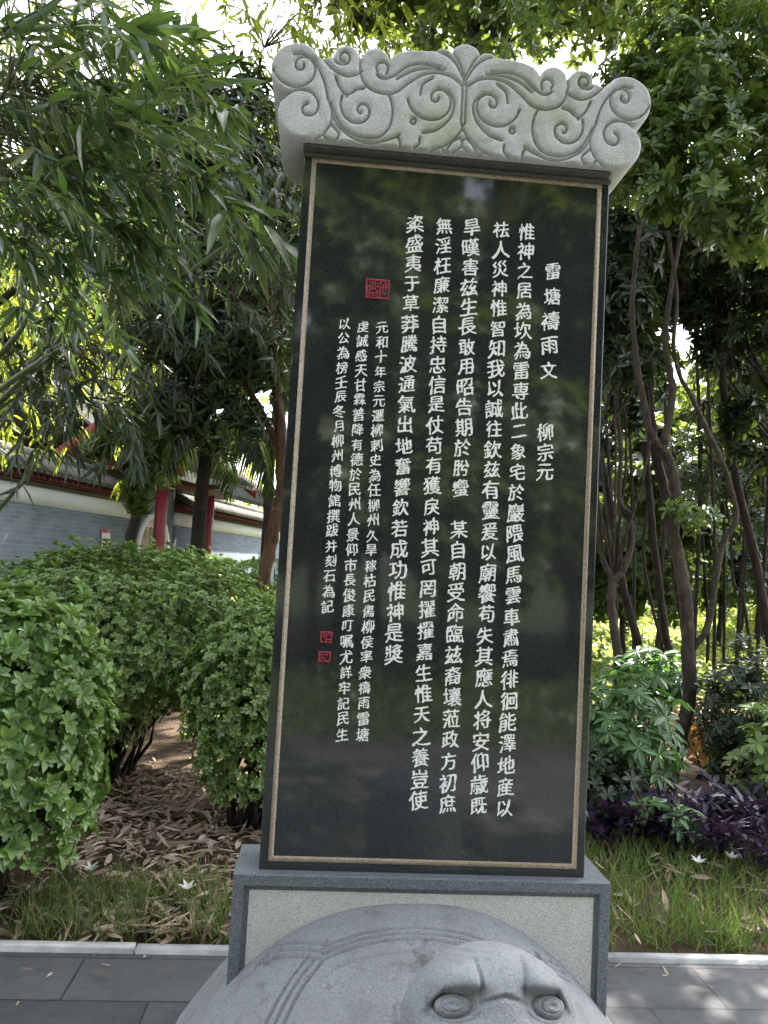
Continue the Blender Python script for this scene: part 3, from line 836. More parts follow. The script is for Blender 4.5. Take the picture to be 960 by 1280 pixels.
def gable_roof(Mx, x0, x1, yc, half, z0, z1, step, name, root):
    b = MB()
    for s in (-1, 1):
        V = [(x0, yc+s*half, z0), (x1, yc+s*half, z0), (x1, yc, z1), (x0, yc, z1)]
        V = V+[(x, y, z+.09) for x, y, z in V]
        b.add([tuple(Mx @ Vector(v)) for v in V], [(0, 1, 2, 3), (4, 7, 6, 5), (0, 4, 5, 1), (0, 3, 7, 4), (1, 5, 6, 2)])
        x = x0+.06
        while x < x1:
            b.tube([tuple(Mx @ Vector((x, yc+s*(half+.03), z0+.10))), tuple(Mx @ Vector((x, yc+s*half*.5, (z0+z1)/2+.07))), tuple(Mx @ Vector((x, yc, z1+.1)))], .055, 6); x += step
    b.tube([tuple(Mx @ Vector((x0-.05, yc, z1+.16))), tuple(Mx @ Vector((x1+.05, yc, z1+.16)))], .14, 8)
    return b.build(name, M['tile'], root)
gable_roof(MG, 7.7, 12.1, -.2, 1.35, 3.22, 4.25, .2, 'roof', gate)
for s in (-1, 1):
    for xx in (7.62, 12.12):
        b = MB()
        V = [(xx, -.2+s*1.4, 3.05), (xx, -.2, 4.1), (xx, -.2, 4.32), (xx, -.2+s*1.4, 3.27)]
        V = V+[(x+.06, y, z) for x, y, z in V]
        b.add([tuple(MG @ Vector(v)) for v in V], [(0, 1, 2, 3), (4, 7, 6, 5), (0, 4, 5, 1), (1, 5, 6, 2), (2, 6, 7, 3), (3, 7, 4, 0)])
        b.build('bargeboard', M['redwood'], gate)
b = MB(); b.add([tuple(MG @ Vector(v)) for v in [(8.86, 0, 3.1), (8.86, .4, 3.1), (8.86, -.2, 4.0), (11.1, 0, 3.1), (11.1, .4, 3.1), (11.1, -.2, 4.0)]], [(0, 1, 2), (3, 5, 4), (0, 2, 5, 3), (1, 4, 5, 2)])
b.build('gable_infill', M['plaster'], gate)
# hall behind the wall
MH = wallM(WA + WN*-2.2)
hall = empty('hall', MH @ Vector((13, 0, 0)))
tag(hall, 'old hall with red framed windows and wide tiled roof behind the wall', 'building')
MB().box(13.2, 0, 0, 25, 6, 3.55, MH).build('wall', simple('ochre_plaster', (.34, .30, .24), .9), hall)
for x in (14.5, 17.0, 19.5, 22.0):
    f = MB().box(x, -.06, 2.55, x+1.7, -.004, 3.45, MH).build('window', M['redwood'], hall)
    MB().box(x+.1, -.09, 2.66, x+1.6, -.064, 3.30, MH).build('pane', M['lacquer_dark'], f)
gable_roof(MH, 12.4, 26, 3.0, 4.0, 3.5, 6.2, .24, 'roof', hall)

# ------------------------------------------------------------------ plants
def shrub_surface(n, c, r, zmin=-.5):
    d = rnd_dir(int(n*2.2)); d = d[d[:, 2] > zmin][:n]
    f = rng.uniform(.86, 1.02, len(d))
    lump = 1+.07*np.sin(d[:, 0]*9+c[0]*5)*np.cos(d[:, 2]*8)+.05*np.sin(d[:, 1]*11+d[:, 2]*6)
    return c + d*r*(f*lump)[:, None], unit(d/np.asarray(r))
def bush(name, label, cat, lobes, L, Wd, mat, k=6, stems=9, group=None, up=.35, inner=.35):
    base = np.array(lobes[0][0]); root = empty(name, (base[0], base[1], 0)); tag(root, label, cat, group)
    lv = Leaves()
    for (c, r, n) in lobes:
        c = np.array(c, float); r = np.array(r, float)
        P, A = shrub_surface(n, c, r)
        A = unit(A + np.array([0, 0, up]) + rng.normal(size=A.shape)*.22)
        lv.add(*rosettes(P, A, k, L, Wd, .42), T_OBOV)
        P2, A2 = shrub_surface(int(n*inner), c, r*.80)
        lv.add(*rosettes(P2, unit(A2+rng.normal(size=A2.shape)*.5), k, L*1.05, Wd*1.05, .2), T_OBOV)
    for (c, r, n) in lobes:                        # stray shoots stand out of the clipped surface
        P, A = shrub_surface(n//9, np.array(c, float), np.array(r, float)*1.07, -.1)
        lv.add(*rosettes(P, unit(A+np.array([0, 0, .6])+rng.normal(size=A.shape)*.5), k, L*1.15, Wd*1.15, .75), T_OBOV)
    lv.build('foliage', mat, root)
    b = MB()
    for (c, r, n) in lobes:
        c = np.array(c, float); r = np.array(r, float)
        for i in range(stems):
            d = rnd_dir(1)[0]; d[2] = abs(d[2])*.8
            tip = c+d*r*.9
            p0 = np.array([base[0], base[1], 0])*.45+np.array([c[0], c[1], 0])*.55+np.array([rng.uniform(-.12, .12), rng.uniform(-.12, .12), 0])
            mid = (p0*.5+c*.5)+rng.normal(size=3)*.08
            b.tube(spline([p0, mid, tip], 8), np.linspace(.017, .004, 8), 5)
            for q in range(3):
                tp = c+unit(d+rng.normal(size=3)*.6)*r*.88
                b.tube([mid*.4+tip*.6, tp], [.007, .003], 4)
    b.build('branches', M['bark_dark'], root)
    return root
c1 = W(150, 815, 5.7)
bush('clipped_bush', 'large rounded clipped bush with small glossy leaves in front of the grey wall', 'bush',
     [((c1[0], c1[1], .98), (1.22, 1.0, .66), 7600), ((c1[0]-.45, c1[1]-.1, .55), (.75, .8, .5), 1500)], .034, .0095, M['bush'], 7, 26)
c2 = W(318, 880, 4.85)
bush('clipped_bush', 'loose upright bush standing close against the left edge of the black slab', 'bush',
     [((c2[0], c2[1], .76), (.42, .42, .58), 1300), ((c2[0]+.08, c2[1], .40), (.40, .38, .36), 420)], .039, .0107, M['bush'], 6, 14)
c3 = W(-12, 915, 3.7)
bush('clipped_bush', 'nearest bush with big bright leaf rosettes at the left edge of the picture', 'bush',
     [((c3[0], c3[1], .76), (.52, .50, .66), 1150), ((c3[0]+.04, c3[1]-.1, .44), (.45, .40, .40), 330)], .055, .0150, M['bushnear'], 7, 14)
def hedge(name, label, c, hx, hy, z0, z1, n, L, Wd, mat):
    root = empty(name, (c[0], c[1], 0)); tag(root, label, 'hedge')
    P = np.stack([rng.uniform(-hx, hx, n), rng.uniform(-hy, hy, n), rng.uniform(z0, z1, n)], 1)
    face = rng.integers(0, 3, n)
    P[face == 0, 2] = z1+.05*np.sin(P[face == 0, 0]*5); P[face == 1, 1] = -hy
    P[face == 2, 0] = np.sign(P[face == 2, 0])*hx
    A = np.where((face == 0)[:, None], [0, 0, 1.], np.where((face == 1)[:, None], [0, -1., .4], np.sign(P[:, :1])*np.array([1., 0, .3])))
    P += np.array([c[0], c[1], 0])+rng.normal(size=P.shape)*.03
    lv = Leaves().add(*rosettes(P, A+rng.normal(size=A.shape)*.3, 6, L, Wd, .4), T_LANCE)
    lv.build('foliage', mat, root)
    b = MB()
    for i in range(30):
        x, y = c[0]+rng.uniform(-hx, hx)*.9, c[1]+rng.uniform(-hy, hy)*.8
        b.tube([(x, y, 0), (x+rng.uniform(-.1, .1), y, z1*.95)], [.02, .008], 5)
    b.build('branches', M['bark_dark'], root)
c = W(320, 725, 12.5); hedge('hedge', 'clipped green hedge behind the palm trunk, in front of the far grey wall', c, 1.35, .6, .3, 1.56, 2600, .06, .014, M['bush'])
c = W(330, 770, 10.0); hedge('hedge', 'low yellow leaved hedge just left of the slab', c, .62, .35, .2, 1.16, 900, .045, .012, M['yellowleaf'])
c = W(207, 712, 11.5)
root = empty('feathery_shrub', (c[0], c[1], 0)); tag(root, 'soft bright green feathery shrub at the foot of the red gate column', 'shrub')
n = 700; d = rnd_dir(n); d[:, 2] = np.abs(d[:, 2])
P = np.array([c[0], c[1], 1.25])+d*np.array([.36, .36, .36])*rng.uniform(.5, 1, n)[:, None]
Leaves().add(P, d+np.array([0, 0, .7]), rnd_dir(n), rng.uniform(.14, .22, n), .008, T_BLADE).build('foliage', M['fern'], root)
b = MB()
for i in range(12): b.tube([(c[0], c[1], 0), tuple(np.array([c[0], c[1], 1.2])+rng.normal(size=3)*.15)], [.015, .006], 5)
b.build('branches', M['bark_dark'], root)

# --- trees
def tree(name, label, cat, limbs, clumps, L, Wd, mat, bark, tmpl=T_FAR, k=6, group=None, droop=0.0, ro=True, twig=True):
    """limbs: (points, r0, r1); clumps: (centre, radii, number of leaf groups)"""
    p0 = np.asarray(limbs[0][0][0], float)
    root = empty(name, (p0[0], p0[1], 0)); tag(root, label, cat, group)
    b = MB()
    for pts, r0, r1 in limbs:
        n = max(10, len(pts)*7)
        b.tube(spline(pts, n), np.linspace(r0, r1, n)*(1+.07*np.sin(np.arange(n)*1.9)+rng.uniform(-.05, .05, n)), 12, .08)
    lv = Leaves()
    for c, r, n in clumps:
        c = np.asarray(c, float); r = np.asarray(r, float)
        m = max(3, n//14)                                   # sub-clumps give the crown gaps and lumps
        sc = c + rnd_dir(m)*rng.uniform(.25, 1, (m, 1))**.6*r
        own = rng.integers(0, m, n)
        off = rng.normal(size=(n, 3))*np.minimum(r, .9)*.17
        P = sc[own]+off
        A = unit(unit(off)+np.array([0, 0, .7-droop])+unit(P-c)*.5)
        if ro: lv.add(*rosettes(P, A, k, L, Wd, .3 if droop < .5 else -.3), tmpl)
        else:
            D = unit(rnd_dir(n)+np.array([0, 0, -droop])+unit(P-c)*.4)
            lv.add(P, D, rnd_dir(n)*.4+np.array([0, 0, 1.]), L*rng.uniform(.7, 1.2, n), Wd*rng.uniform(.8, 1.2, n), tmpl)
        if twig:
            for q in range(min(m, 4)):
                lp = np.asarray(limbs[rng.integers(0, len(limbs))][0])
                s0 = lp[-1]
                md = (s0+sc[q])/2+rng.normal(size=3)*.12+np.array([0, 0, .1])
                b.tube(spline([s0, md, sc[q]], 7), np.linspace(.016, .004, 7), 5)
    b.build('trunk', bark, root, True)
    lv.build('crown', mat, root)
    return root
# --- trees on the right
def PX(d, *pts): return [W(x, y, d) for x, y in pts]
def to_ground(pts, out=(0, 0)):
    p = np.array(pts[0]); q = p.copy(); q[2] = -.05; q[:2] += out
    return [q]+list(pts) if p[2] > .05 else list(pts)
d = 6.2
main = to_ground(PX(d, (836, 985), (850, 925), (862, 870), (860, 820), (858, 761), (851, 712), (841, 662), (845, 623), (838, 584), (828, 561)))
tree('whorled_leaf_tree', 'forked brown tree with bright whorls of leaves right of the stone cap', 'tree',
     [(main, .056, .042), (PX(d, (828, 561), (812, 538), (804, 498), (797, 459), (790, 380), (800, 280)), .033, .016),
      (PX(d, (830, 555), (840, 498), (838, 466), (832, 416), (850, 300), (880, 200)), .032, .015),
      ([W(850, 300, 6.2), W(880, 250, 5.8), W(940, 230, 5.0)], .016, .006), ([W(880, 200, 6.2), W(900, 120, 5.8), W(940, 80, 5.4)], .016, .006), ([W(800, 280, 6.2), W(790, 200, 5.8), W(800, 160, 5.3)], .016, .006),
      (PX(d, (860, 815), (868, 807), (884, 784), (894, 728), (904, 679), (920, 649), (914, 613), (901, 574), (884, 538), (864, 495), (850, 470), (842, 430), (846, 370), (835, 290)), .028, .014)],
     [(W(800, 205, 5.0), (.36, .4, .30), 190), (W(880, 165, 4.9), (.50, .45, .40), 330), (W(945, 235, 4.7), (.42, .4, .36), 240),
      (W(850, 95, 5.4), (.50, .5, .36), 260), (W(950, 95, 5.2), (.55, .5, .42), 290), (W(800, 150, 5.6), (.30, .3, .26), 70),
      (W(1010, 160, 5.0), (.5, .5, .5), 110), (W(900, 20, 5.8), (.7, .5, .4), 150), (W(880, 245, 5.0), (.40, .35, .14), 80),
      ((1.6, 2.0, 5.6), (1.3, 1.2, .6), 420), ((3.0, 3.2, 5.6), (1.3, 1.2, .6), 560), ((4.0, 3.4, 5.8), (.9, 1.0, .5), 300), ((.4, .9, 5.4), (1.1, .9, .5), 160), ((2.6, .6, 5.4), (1.1, .9, .5), 160),  # overhanging clumps added to keep sun and sky off the paving
      (W(868, 640, 6.0), (.22, .2, .12), 14), (W(885, 655, 6.0), (.2, .2, .10), 12)],
     .085, .0165, M['whorl'], M['bark'], T_OBOV, 8, 'trees right of the slab', twig=False)
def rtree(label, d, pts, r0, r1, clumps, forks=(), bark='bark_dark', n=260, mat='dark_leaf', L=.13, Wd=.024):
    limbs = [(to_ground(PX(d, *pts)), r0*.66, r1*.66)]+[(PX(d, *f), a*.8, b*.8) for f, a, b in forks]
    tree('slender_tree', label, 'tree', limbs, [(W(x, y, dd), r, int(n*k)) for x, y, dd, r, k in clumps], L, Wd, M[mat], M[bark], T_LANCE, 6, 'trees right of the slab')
rtree('dark straight trunk rising just left of the forked brown tree', 9.0, [(836, 820), (832, 794), (819, 695), (812, 623), (806, 548), (806, 450), (815, 330), (830, 200)], .075, .04,
      [(800, 330, 8.5, (.8, .7, .6), 1.2), (880, 330, 8.5, (.7, .7, .6), 1.2), (830, 240, 9, (1, .8, .6), 1.0)])
rtree('thick black trunk directly behind the fork of the brown tree', 8.0, [(862, 820), (850, 740), (835, 636), (820, 570), (813, 515), (810, 452), (805, 330)], .085, .06,
      [(770, 310, 7.0, (.6, .5, .5), 1.3), (850, 290, 7.2, (.6, .5, .4), 1.2), (935, 300, 7.4, (.6, .5, .45), 1.2), (790, 400, 7.6, (.45, .4, .4), .7)])
rtree('dark leaning trunk closest to the right edge of the black slab', 8.5, [(803, 850), (800, 813), (779, 735), (769, 662), (753, 584), (750, 557), (742, 450), (745, 330)], .075, .05,
      [(760, 420, 8, (.5, .5, .6), 1.1), (775, 500, 8.4, (.3, .3, .5), .5), (700, 300, 8.5, (.6, .6, .6), .8)])
rtree('brown forked trunk low beside the slab with two thin upright limbs', 6.8, [(782, 870), (772, 816), (764, 754), (766, 721)], .065, .05,
      [(775, 440, 6.8, (.35, .3, .4), .6), (772, 370, 6.6, (.35, .3, .35), .6)],
      [([(766, 725), (753, 695), (748, 646), (742, 560)], .04, .02), ([(766, 725), (779, 712), (789, 679), (786, 643), (774, 623), (776, 564), (771, 498), (778, 420)], .04, .018)], 'bark')
rtree('thin crooked stem between the dark trunks right of the slab', 9.5, [(830, 830), (828, 810), (812, 744), (804, 689), (808, 640), (812, 560)], .035, .02,
      [(815, 470, 9.5, (.4, .4, .4), .3)])
rtree('tall dark trunk leaning left near the right edge of the picture', 8.0, [(966, 830), (956, 771), (943, 695), (924, 617), (914, 564), (907, 515), (902, 449), (899, 400), (905, 300)], .075, .045,
      [(930, 400, 8, (.5, .5, .35), 1.0), (900, 440, 8.2, (.3, .3, .3), .4), (950, 560, 7.6, (.3, .3, .12), .25), (930, 520, 7.8, (.25, .3, .15), .3), (970, 340, 7.8, (.6, .5, .5), 1.0), (868, 372, 8.2, (.35, .3, .3), .6)],
      [([(908, 520), (940, 500), (975, 505)], .018, .008), ([(925, 620), (950, 580), (985, 575)], .018, .008)])
rtree('small thin dark tree in the distance left of the leaning trunk', 12.0, [(937, 810), (935, 790), (928, 744), (917, 728), (914, 679), (905, 600)], .05, .02,
      [(905, 580, 12, (.7, .6, .5), .6)], [([(928, 744), (932, 700), (925, 650)], .025, .012)])
rtree('slim tree far behind between the brown fork and the leaning trunk', 14.0, [(885, 795), (884, 760), (880, 700), (876, 600), (880, 500)], .05, .025,
      [(880, 560, 14, (1.0, .8, .6), .6), (870, 620, 14, (.7, .6, .4), .3)])

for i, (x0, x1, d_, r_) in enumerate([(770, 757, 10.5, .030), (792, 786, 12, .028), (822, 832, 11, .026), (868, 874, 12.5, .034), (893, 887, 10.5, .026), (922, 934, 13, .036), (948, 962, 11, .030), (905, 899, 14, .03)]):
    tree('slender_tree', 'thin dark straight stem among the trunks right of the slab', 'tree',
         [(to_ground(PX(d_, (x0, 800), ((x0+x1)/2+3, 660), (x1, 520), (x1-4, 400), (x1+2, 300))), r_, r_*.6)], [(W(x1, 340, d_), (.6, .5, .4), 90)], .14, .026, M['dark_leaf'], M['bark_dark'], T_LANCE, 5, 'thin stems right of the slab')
# --- trees, palm and bamboo on the left
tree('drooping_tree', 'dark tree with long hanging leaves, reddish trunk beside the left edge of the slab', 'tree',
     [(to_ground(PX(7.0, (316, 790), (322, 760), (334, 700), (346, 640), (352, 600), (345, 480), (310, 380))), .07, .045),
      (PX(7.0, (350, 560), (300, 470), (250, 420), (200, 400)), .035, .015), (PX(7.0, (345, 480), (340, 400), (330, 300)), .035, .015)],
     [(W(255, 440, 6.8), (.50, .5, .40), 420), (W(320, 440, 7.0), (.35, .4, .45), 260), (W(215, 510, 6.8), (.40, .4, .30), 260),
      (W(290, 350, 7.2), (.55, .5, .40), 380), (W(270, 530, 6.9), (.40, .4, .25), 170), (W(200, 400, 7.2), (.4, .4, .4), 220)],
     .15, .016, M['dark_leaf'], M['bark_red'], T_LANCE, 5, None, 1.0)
tree('leaning_tree', 'thin black leaning trunk with a hanging clump of leaves before the gate', 'tree',
     [(to_ground(PX(8.0, (152, 720), (158, 690), (172, 640), (186, 590), (205, 530))), .065, .04)],
     [(W(178, 600, 7.8), (.20, .2, .32), 130), (W(205, 560, 7.9), (.35, .3, .25), 110), (W(150, 545, 7.6), (.4, .3, .25), 130)],
     .16, .018, M['bamboo'], M['bark_dark'], T_LANCE, 5, None, 1.2)
tree('added_canopy_tree', 'tall broad tree added behind the slab, its high crown put there to shade the paving', 'tree',  # added tree, its crown placed to keep the sun off stele and paving
     [([(.9, 5.4, -.1), (1.0, 5.6, 3), (.85, 5.5, 6), (1.0, 5.7, 8.6)], .15, .05), ([(1.0, 5.7, 8.3), (2.6, 6.6, 9.2), (4.6, 7.6, 9.8)], .08, .03), ([(1.0, 5.7, 8.3), (-.6, 6.2, 9.2), (-2.2, 7.0, 9.8)], .08, .03),
      ([(1.0, 5.7, 8.3), (1.4, 4.2, 9.3), (1.8, 2.8, 9.7)], .07, .03), ([(1.0, 5.7, 8.3), (1.6, 7.8, 9.6), (2.2, 9.8, 10.4)], .07, .03)],
     [((.8, 5.5, 8.1), (1.9, 1.0, .8), 330), ((1.2, 6.0, 9.9), (3.4, 3.4, .7), 2600), ((3.8, 7.0, 10.0), (2.2, 2.2, .7), 950), ((-1.6, 6.8, 10.1), (2.4, 2.6, .7), 800), ((5.0, 4.6, 9.9), (1.7, 1.5, .5), 620), ((1.8, 3.2, 9.9), (2.6, 2.0, .6), 1100), ((2.2, 9.6, 10.8), (3.2, 2.4, .7), 800)],
     .17, .040, M['forest'], M['bark_dark'], T_LANCE, 6)
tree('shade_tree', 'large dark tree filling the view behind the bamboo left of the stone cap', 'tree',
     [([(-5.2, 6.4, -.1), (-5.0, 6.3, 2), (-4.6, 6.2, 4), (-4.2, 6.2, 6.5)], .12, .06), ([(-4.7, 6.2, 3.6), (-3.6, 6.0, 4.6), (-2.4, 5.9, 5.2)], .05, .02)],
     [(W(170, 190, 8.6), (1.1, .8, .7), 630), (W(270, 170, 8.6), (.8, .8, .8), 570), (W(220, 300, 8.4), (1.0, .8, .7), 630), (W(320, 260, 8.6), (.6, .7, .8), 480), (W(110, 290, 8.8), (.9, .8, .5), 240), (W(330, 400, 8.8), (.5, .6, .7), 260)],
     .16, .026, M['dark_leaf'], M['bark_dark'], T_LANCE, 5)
def palm(px_pts, d, nf, Lf):
    pts = to_ground(PX(d, *px_pts)); root = empty('palm_tree', (pts[0][0], pts[0][1], 0))
    tag(root, 'dark palm trunk with drooping feathered fronds in front of the far gate wall', 'palm tree')
    b = MB(); n = 40
    rr = np.linspace(.085, .062, n); rr[::2] *= 1.07
    b.tube(spline(pts, n), rr, 12, .03); b.build('trunk', M['bark_dark'], root, True)
    top = np.array(pts[-1])
    for i in range(nf):
        az = 2*math.pi*i/nf+rng.uniform(-.25, .25); up = rng.uniform(.1, 1.0); Ls = Lf*rng.uniform(.85, 1.15)
        t = np.linspace(0, 1, 26); h = np.array([math.cos(az), math.sin(az), 0])
        C_ = top + h*(Ls*(t*.98-.12*t**3))[:, None] + np.array([0, 0, 1])*(Ls*(up*t-(.55+up*.9)*t**2))[:, None]
        b = MB(); b.tube(C_, np.linspace(.016, .003, 26), 5); 
        lv = Leaves(); T = unit(np.gradient(C_, axis=0)); side = unit(np.cross(T, [0, 0, 1.]))
        for s in (-1, 1):
            for k in range(2, 26):
                for q in range(3):
                    u = (q-1)*.33
                    P = C_[k]+T[k]*Ls/26*u
                    ll = .34*Lf*math.sin(math.pi*(.12+.82*k/25))
                    D = s*side[k]*.8+T[k]*.55+np.array([0, 0, -.55])
                    lv.add(P[None], D[None]+rng.normal(size=(1, 3))*.07, np.array([[0, 0, 1.]])+T[k]*.2, ll*rng.uniform(.85, 1.1), .011, T_BLADE)
        fr = lv.build('frond', M['dark_leaf'], root)
        r_ = b.build('rachis', M['twig'], fr)
        r_.matrix_parent_inverse = Matrix.Identity(4) @ Matrix.Translation(-Vector(root.location))
        r_.matrix_parent_inverse = Matrix.Identity(4)
        r_.location = (0, 0, 0)
palm([(246, 740), (247, 690), (250, 640), (256, 580), (262, 530)], 8.6, 11, 1.25)

def bamboo_leafage(lv, twigs, L, Wd, nodes, per=2, droop=.5, tipfan=5, big=None):
    """leaves alternate along every twig and fan out at its tip"""
    for ti, tw in enumerate(twigs):
        C_ = spline(tw, nodes+1); T = unit(np.gradient(C_, axis=0))
        P, D = [], []
        for k in range(1, nodes+1):
            sd = unit(np.cross(T[k], [0, 0, 1.]))
            for q in range(per):
                s = 1 if (k+q) % 2 else -1
                P.append(C_[k]+rng.normal(size=3)*.008); D.append(T[k]*.6+s*sd*rng.uniform(.2, 1.3)+np.array([0, 0, -droop*rng.uniform(-.4, 2.2)])+rng.normal(size=3)*.40)
        sd = unit(np.cross(T[-1], [0, 0, 1.]))
        for q in range(tipfan):
            a = (q-(tipfan-1)/2)*.42
            P.append(C_[-1]); D.append(T[-1]*math.cos(a)+sd*math.sin(a)+np.array([0, 0, -droop*.6])+rng.normal(size=3)*.12)
        n = len(P); ss = rng.uniform(.45, 1.15, n)*(1 if big is None or ti < big else .6)
        lv.add(np.array(P), np.array(D), np.array([[0, 0, 1.]])+rng.normal(size=(n, 3))*.6, L*ss, Wd*ss, T_BAMBOO)
def twig_set(n, rect, dep, ln, dirs, sag):
    out = []
    for i in range(n):
        p = W(rng.uniform(rect[0], rect[2]), rng.uniform(rect[1], rect[3]), rng.uniform(*dep))
        dd = unit(np.array(dirs)+rng.normal(size=3)*.55); l = ln*rng.uniform(.6, 1.3)
        out.append([p, p+dd*l*.5+np.array([0, 0, -sag*l*.12]), p+dd*l+np.array([0, 0, -sag*l*.5])])
    return out
def bamboo(label, culms, twigs, L, Wd, nodes, mat, r=.022, droop=.5, per=2, tipfan=5, big=None):
    base = np.array(culms[0][0]); root = empty('bamboo', (base[0], base[1], 0)); tag(root, label, 'bamboo', 'bamboo left of the slab')
    for c in culms:
        n = 44; C_ = spline(c, n); rr = np.linspace(r, r*.35, n); rr[::4] *= 1.18
        MB().tube(C_, rr, 9).build('culm', M['culm'], root, True)
    b = MB(); allc = np.concatenate([spline(c, 60) for c in culms])
    for t in twigs:
        b.tube(spline(t, 9), np.linspace(.003, .0012, 9), 4)
        q = allc[np.argmin(np.linalg.norm(allc-t[0], axis=1))]
        b.tube(spline([q, (q+t[0])/2+np.array([0, 0, .12]), t[0]], 8), np.linspace(.0045, .003, 8), 4)
    b.build('twigs', M['twig'], root)
    lv = Leaves(); bamboo_leafage(lv, twigs, L, Wd, nodes, per, droop, tipfan, big)
    lv.build('leaves', mat, root)
    return root
g_ = lambda x, y: np.array([x, y, -.05])
# near branches with the largest leaves, arching in from the upper left
key = [[W(20, 112, 2.9), W(130, 150, 2.9), W(235, 205, 2.95), W(315, 290, 3.0)], [W(60, 60, 3.0), W(150, 130, 3.0), W(240, 215, 3.0), W(285, 260, 3.0)],
       [W(-30, 30, 3.0), W(60, 60, 3.0), W(120, 40, 3.0), W(170, 35, 3.0)], [W(140, 210, 3.1), W(230, 225, 3.1), W(300, 255, 3.1), W(345, 300, 3.15)],
       [W(-10, 160, 3.2), W(90, 190, 3.2), W(180, 240, 3.2)], [W(200, 60, 3.3), W(250, 110, 3.3), W(275, 135, 3.3)]]
bamboo('bamboo with large grey green leaves arching towards the slab from upper left',
       [[g_(-4.3, .9), W(-250, 300, 3.4), W(-110, 100, 3.2), W(40, 20, 3.1), W(160, -60, 3.1)], [g_(-4.1, 1.1), W(-220, 420, 3.5), W(-100, 250, 3.3), W(10, 110, 3.0)]],
       key + twig_set(80, (-60, 60, 170, 260), (2.9, 4.0), .42, (.9, .1, .10), .4) + [[np.array([x, y, 4.6]), np.array([x+.5, y-.1, 4.7]), np.array([x+1.0, y-.1, 4.5])] for x in (-3, -2.2, -1.4, -.6) for y in (-.6, .2, .9)] + twig_set(14, (-40, -40, 120, 60), (2.9, 3.5), .5, (.9, .1, .1), .5)  # the level row overhead is out of view, added as shade
       + twig_set(26, (-40, 230, 110, 310), (3.2, 3.9), .42, (.8, .1, -.4), .8),
       .27, .024, 8, M['bamboo_grey'], .02, .22, big=8)
bamboo('bamboo with dark leaning culms crossing low on the left before the wall',
       [[g_(-5.0, 1.6), W(-160, 630, 5.0), W(0, 487, 5.0), W(158, 388, 5.1), W(300, 290, 5.3), W(400, 150, 5.6)], [g_(-5.1, 2.0), W(-120, 600, 5.4), W(24, 479, 5.4), W(91, 396, 5.4), W(150, 260, 5.6), W(200, 90, 5.8)],
        [g_(-5.3, 1.8), W(-100, 540, 5.2), W(0, 443, 5.2), W(43, 380, 5.2), W(110, 220, 5.4), W(180, 20, 5.6)]],
       twig_set(46, (60, 90, 330, 330), (4.8, 6.2), .6, (.7, .0, -.15), .6) + twig_set(46, (-40, 420, 170, 510), (5.0, 6.2), .40, (.4, .0, -.5), .9)
       + twig_set(26, (20, 300, 160, 440), (5.6, 7.0), .5, (.7, .0, -.1), .6) + twig_set(36, (200, 180, 370, 420), (5.0, 6.6), .45, (.5, 0, -.6), 1.0),
       .19, .0145, 7, M['dark_leaf'], .026, .4)  # bamboo leaves take the dark leaf colour for the shaded interior
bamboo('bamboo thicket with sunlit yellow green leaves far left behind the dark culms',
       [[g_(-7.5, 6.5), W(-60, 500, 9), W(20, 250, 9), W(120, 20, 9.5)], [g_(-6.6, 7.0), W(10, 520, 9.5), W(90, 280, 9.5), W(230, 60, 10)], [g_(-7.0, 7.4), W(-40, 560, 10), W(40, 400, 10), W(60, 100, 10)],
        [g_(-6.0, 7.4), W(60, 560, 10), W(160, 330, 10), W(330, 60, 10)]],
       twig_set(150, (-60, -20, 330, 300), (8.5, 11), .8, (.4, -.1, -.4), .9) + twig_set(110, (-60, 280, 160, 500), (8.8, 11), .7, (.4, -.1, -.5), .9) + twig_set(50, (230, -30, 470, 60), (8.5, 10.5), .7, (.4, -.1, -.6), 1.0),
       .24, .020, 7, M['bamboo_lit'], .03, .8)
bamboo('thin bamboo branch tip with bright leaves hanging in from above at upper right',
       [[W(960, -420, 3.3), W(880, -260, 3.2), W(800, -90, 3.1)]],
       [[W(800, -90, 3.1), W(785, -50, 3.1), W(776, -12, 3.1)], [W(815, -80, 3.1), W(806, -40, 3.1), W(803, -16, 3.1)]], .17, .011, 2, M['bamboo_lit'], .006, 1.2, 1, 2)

# --- shrubs under the right hand trees
def leafy(name, label, cat, c, r, n, k, L, Wd, mat, lift=.0, tmpl=T_OBOV, group=None, stems=10):
    c = np.array(c, float); r = np.array(r, float)
    root = empty(name, (c[0], c[1], 0)); tag(root, label, cat, group)
    d = rnd_dir(n); P = c+d*r*rng.uniform(.45, 1.05, (n, 1)); P[:, 2] = np.maximum(P[:, 2], .06)
    A = unit(d*.7+np.array([0, -.15, .9])+rng.normal(size=(n, 3))*.25)
    Leaves().add(*rosettes(P, A, k, L, Wd, lift, .15), tmpl).build('foliage', mat, root)
    b = MB()
    for i in range(stems):
        t = P[rng.integers(0, n)]
        p0 = np.array([c[0]+rng.uniform(-.12, .12), c[1]+rng.uniform(-.12, .12), 0])
        b.tube(spline([p0, (p0+t)/2+rng.normal(size=3)*.05, t], 8), np.linspace(.012, .004, 8), 5)
    for i in range(n):
        b.tube([P[i]-A[i]*.0, P[i]-A[i]*.10+rng.normal(size=3)*.03], [.0025, .003], 3)
    b.build('stems', M['bark_dark'], root)
    return root
c = W(778, 895, 5.4); leafy('umbrella_shrub', 'green umbrella leaved shrub growing close to the right edge of the slab', 'shrub', (c[0], c[1], .62), (.40, .38, .42), 120, 8, .135, .021, M['schef'], -.12, T_OBOV)
c = W(815, 830, 6.6); leafy('umbrella_shrub', 'umbrella leaved shrub farther back between the two brown trunks', 'shrub', (c[0], c[1], .82), (.36, .3, .28), 70, 8, .13, .020, M['schef'], -.1, T_OBOV)
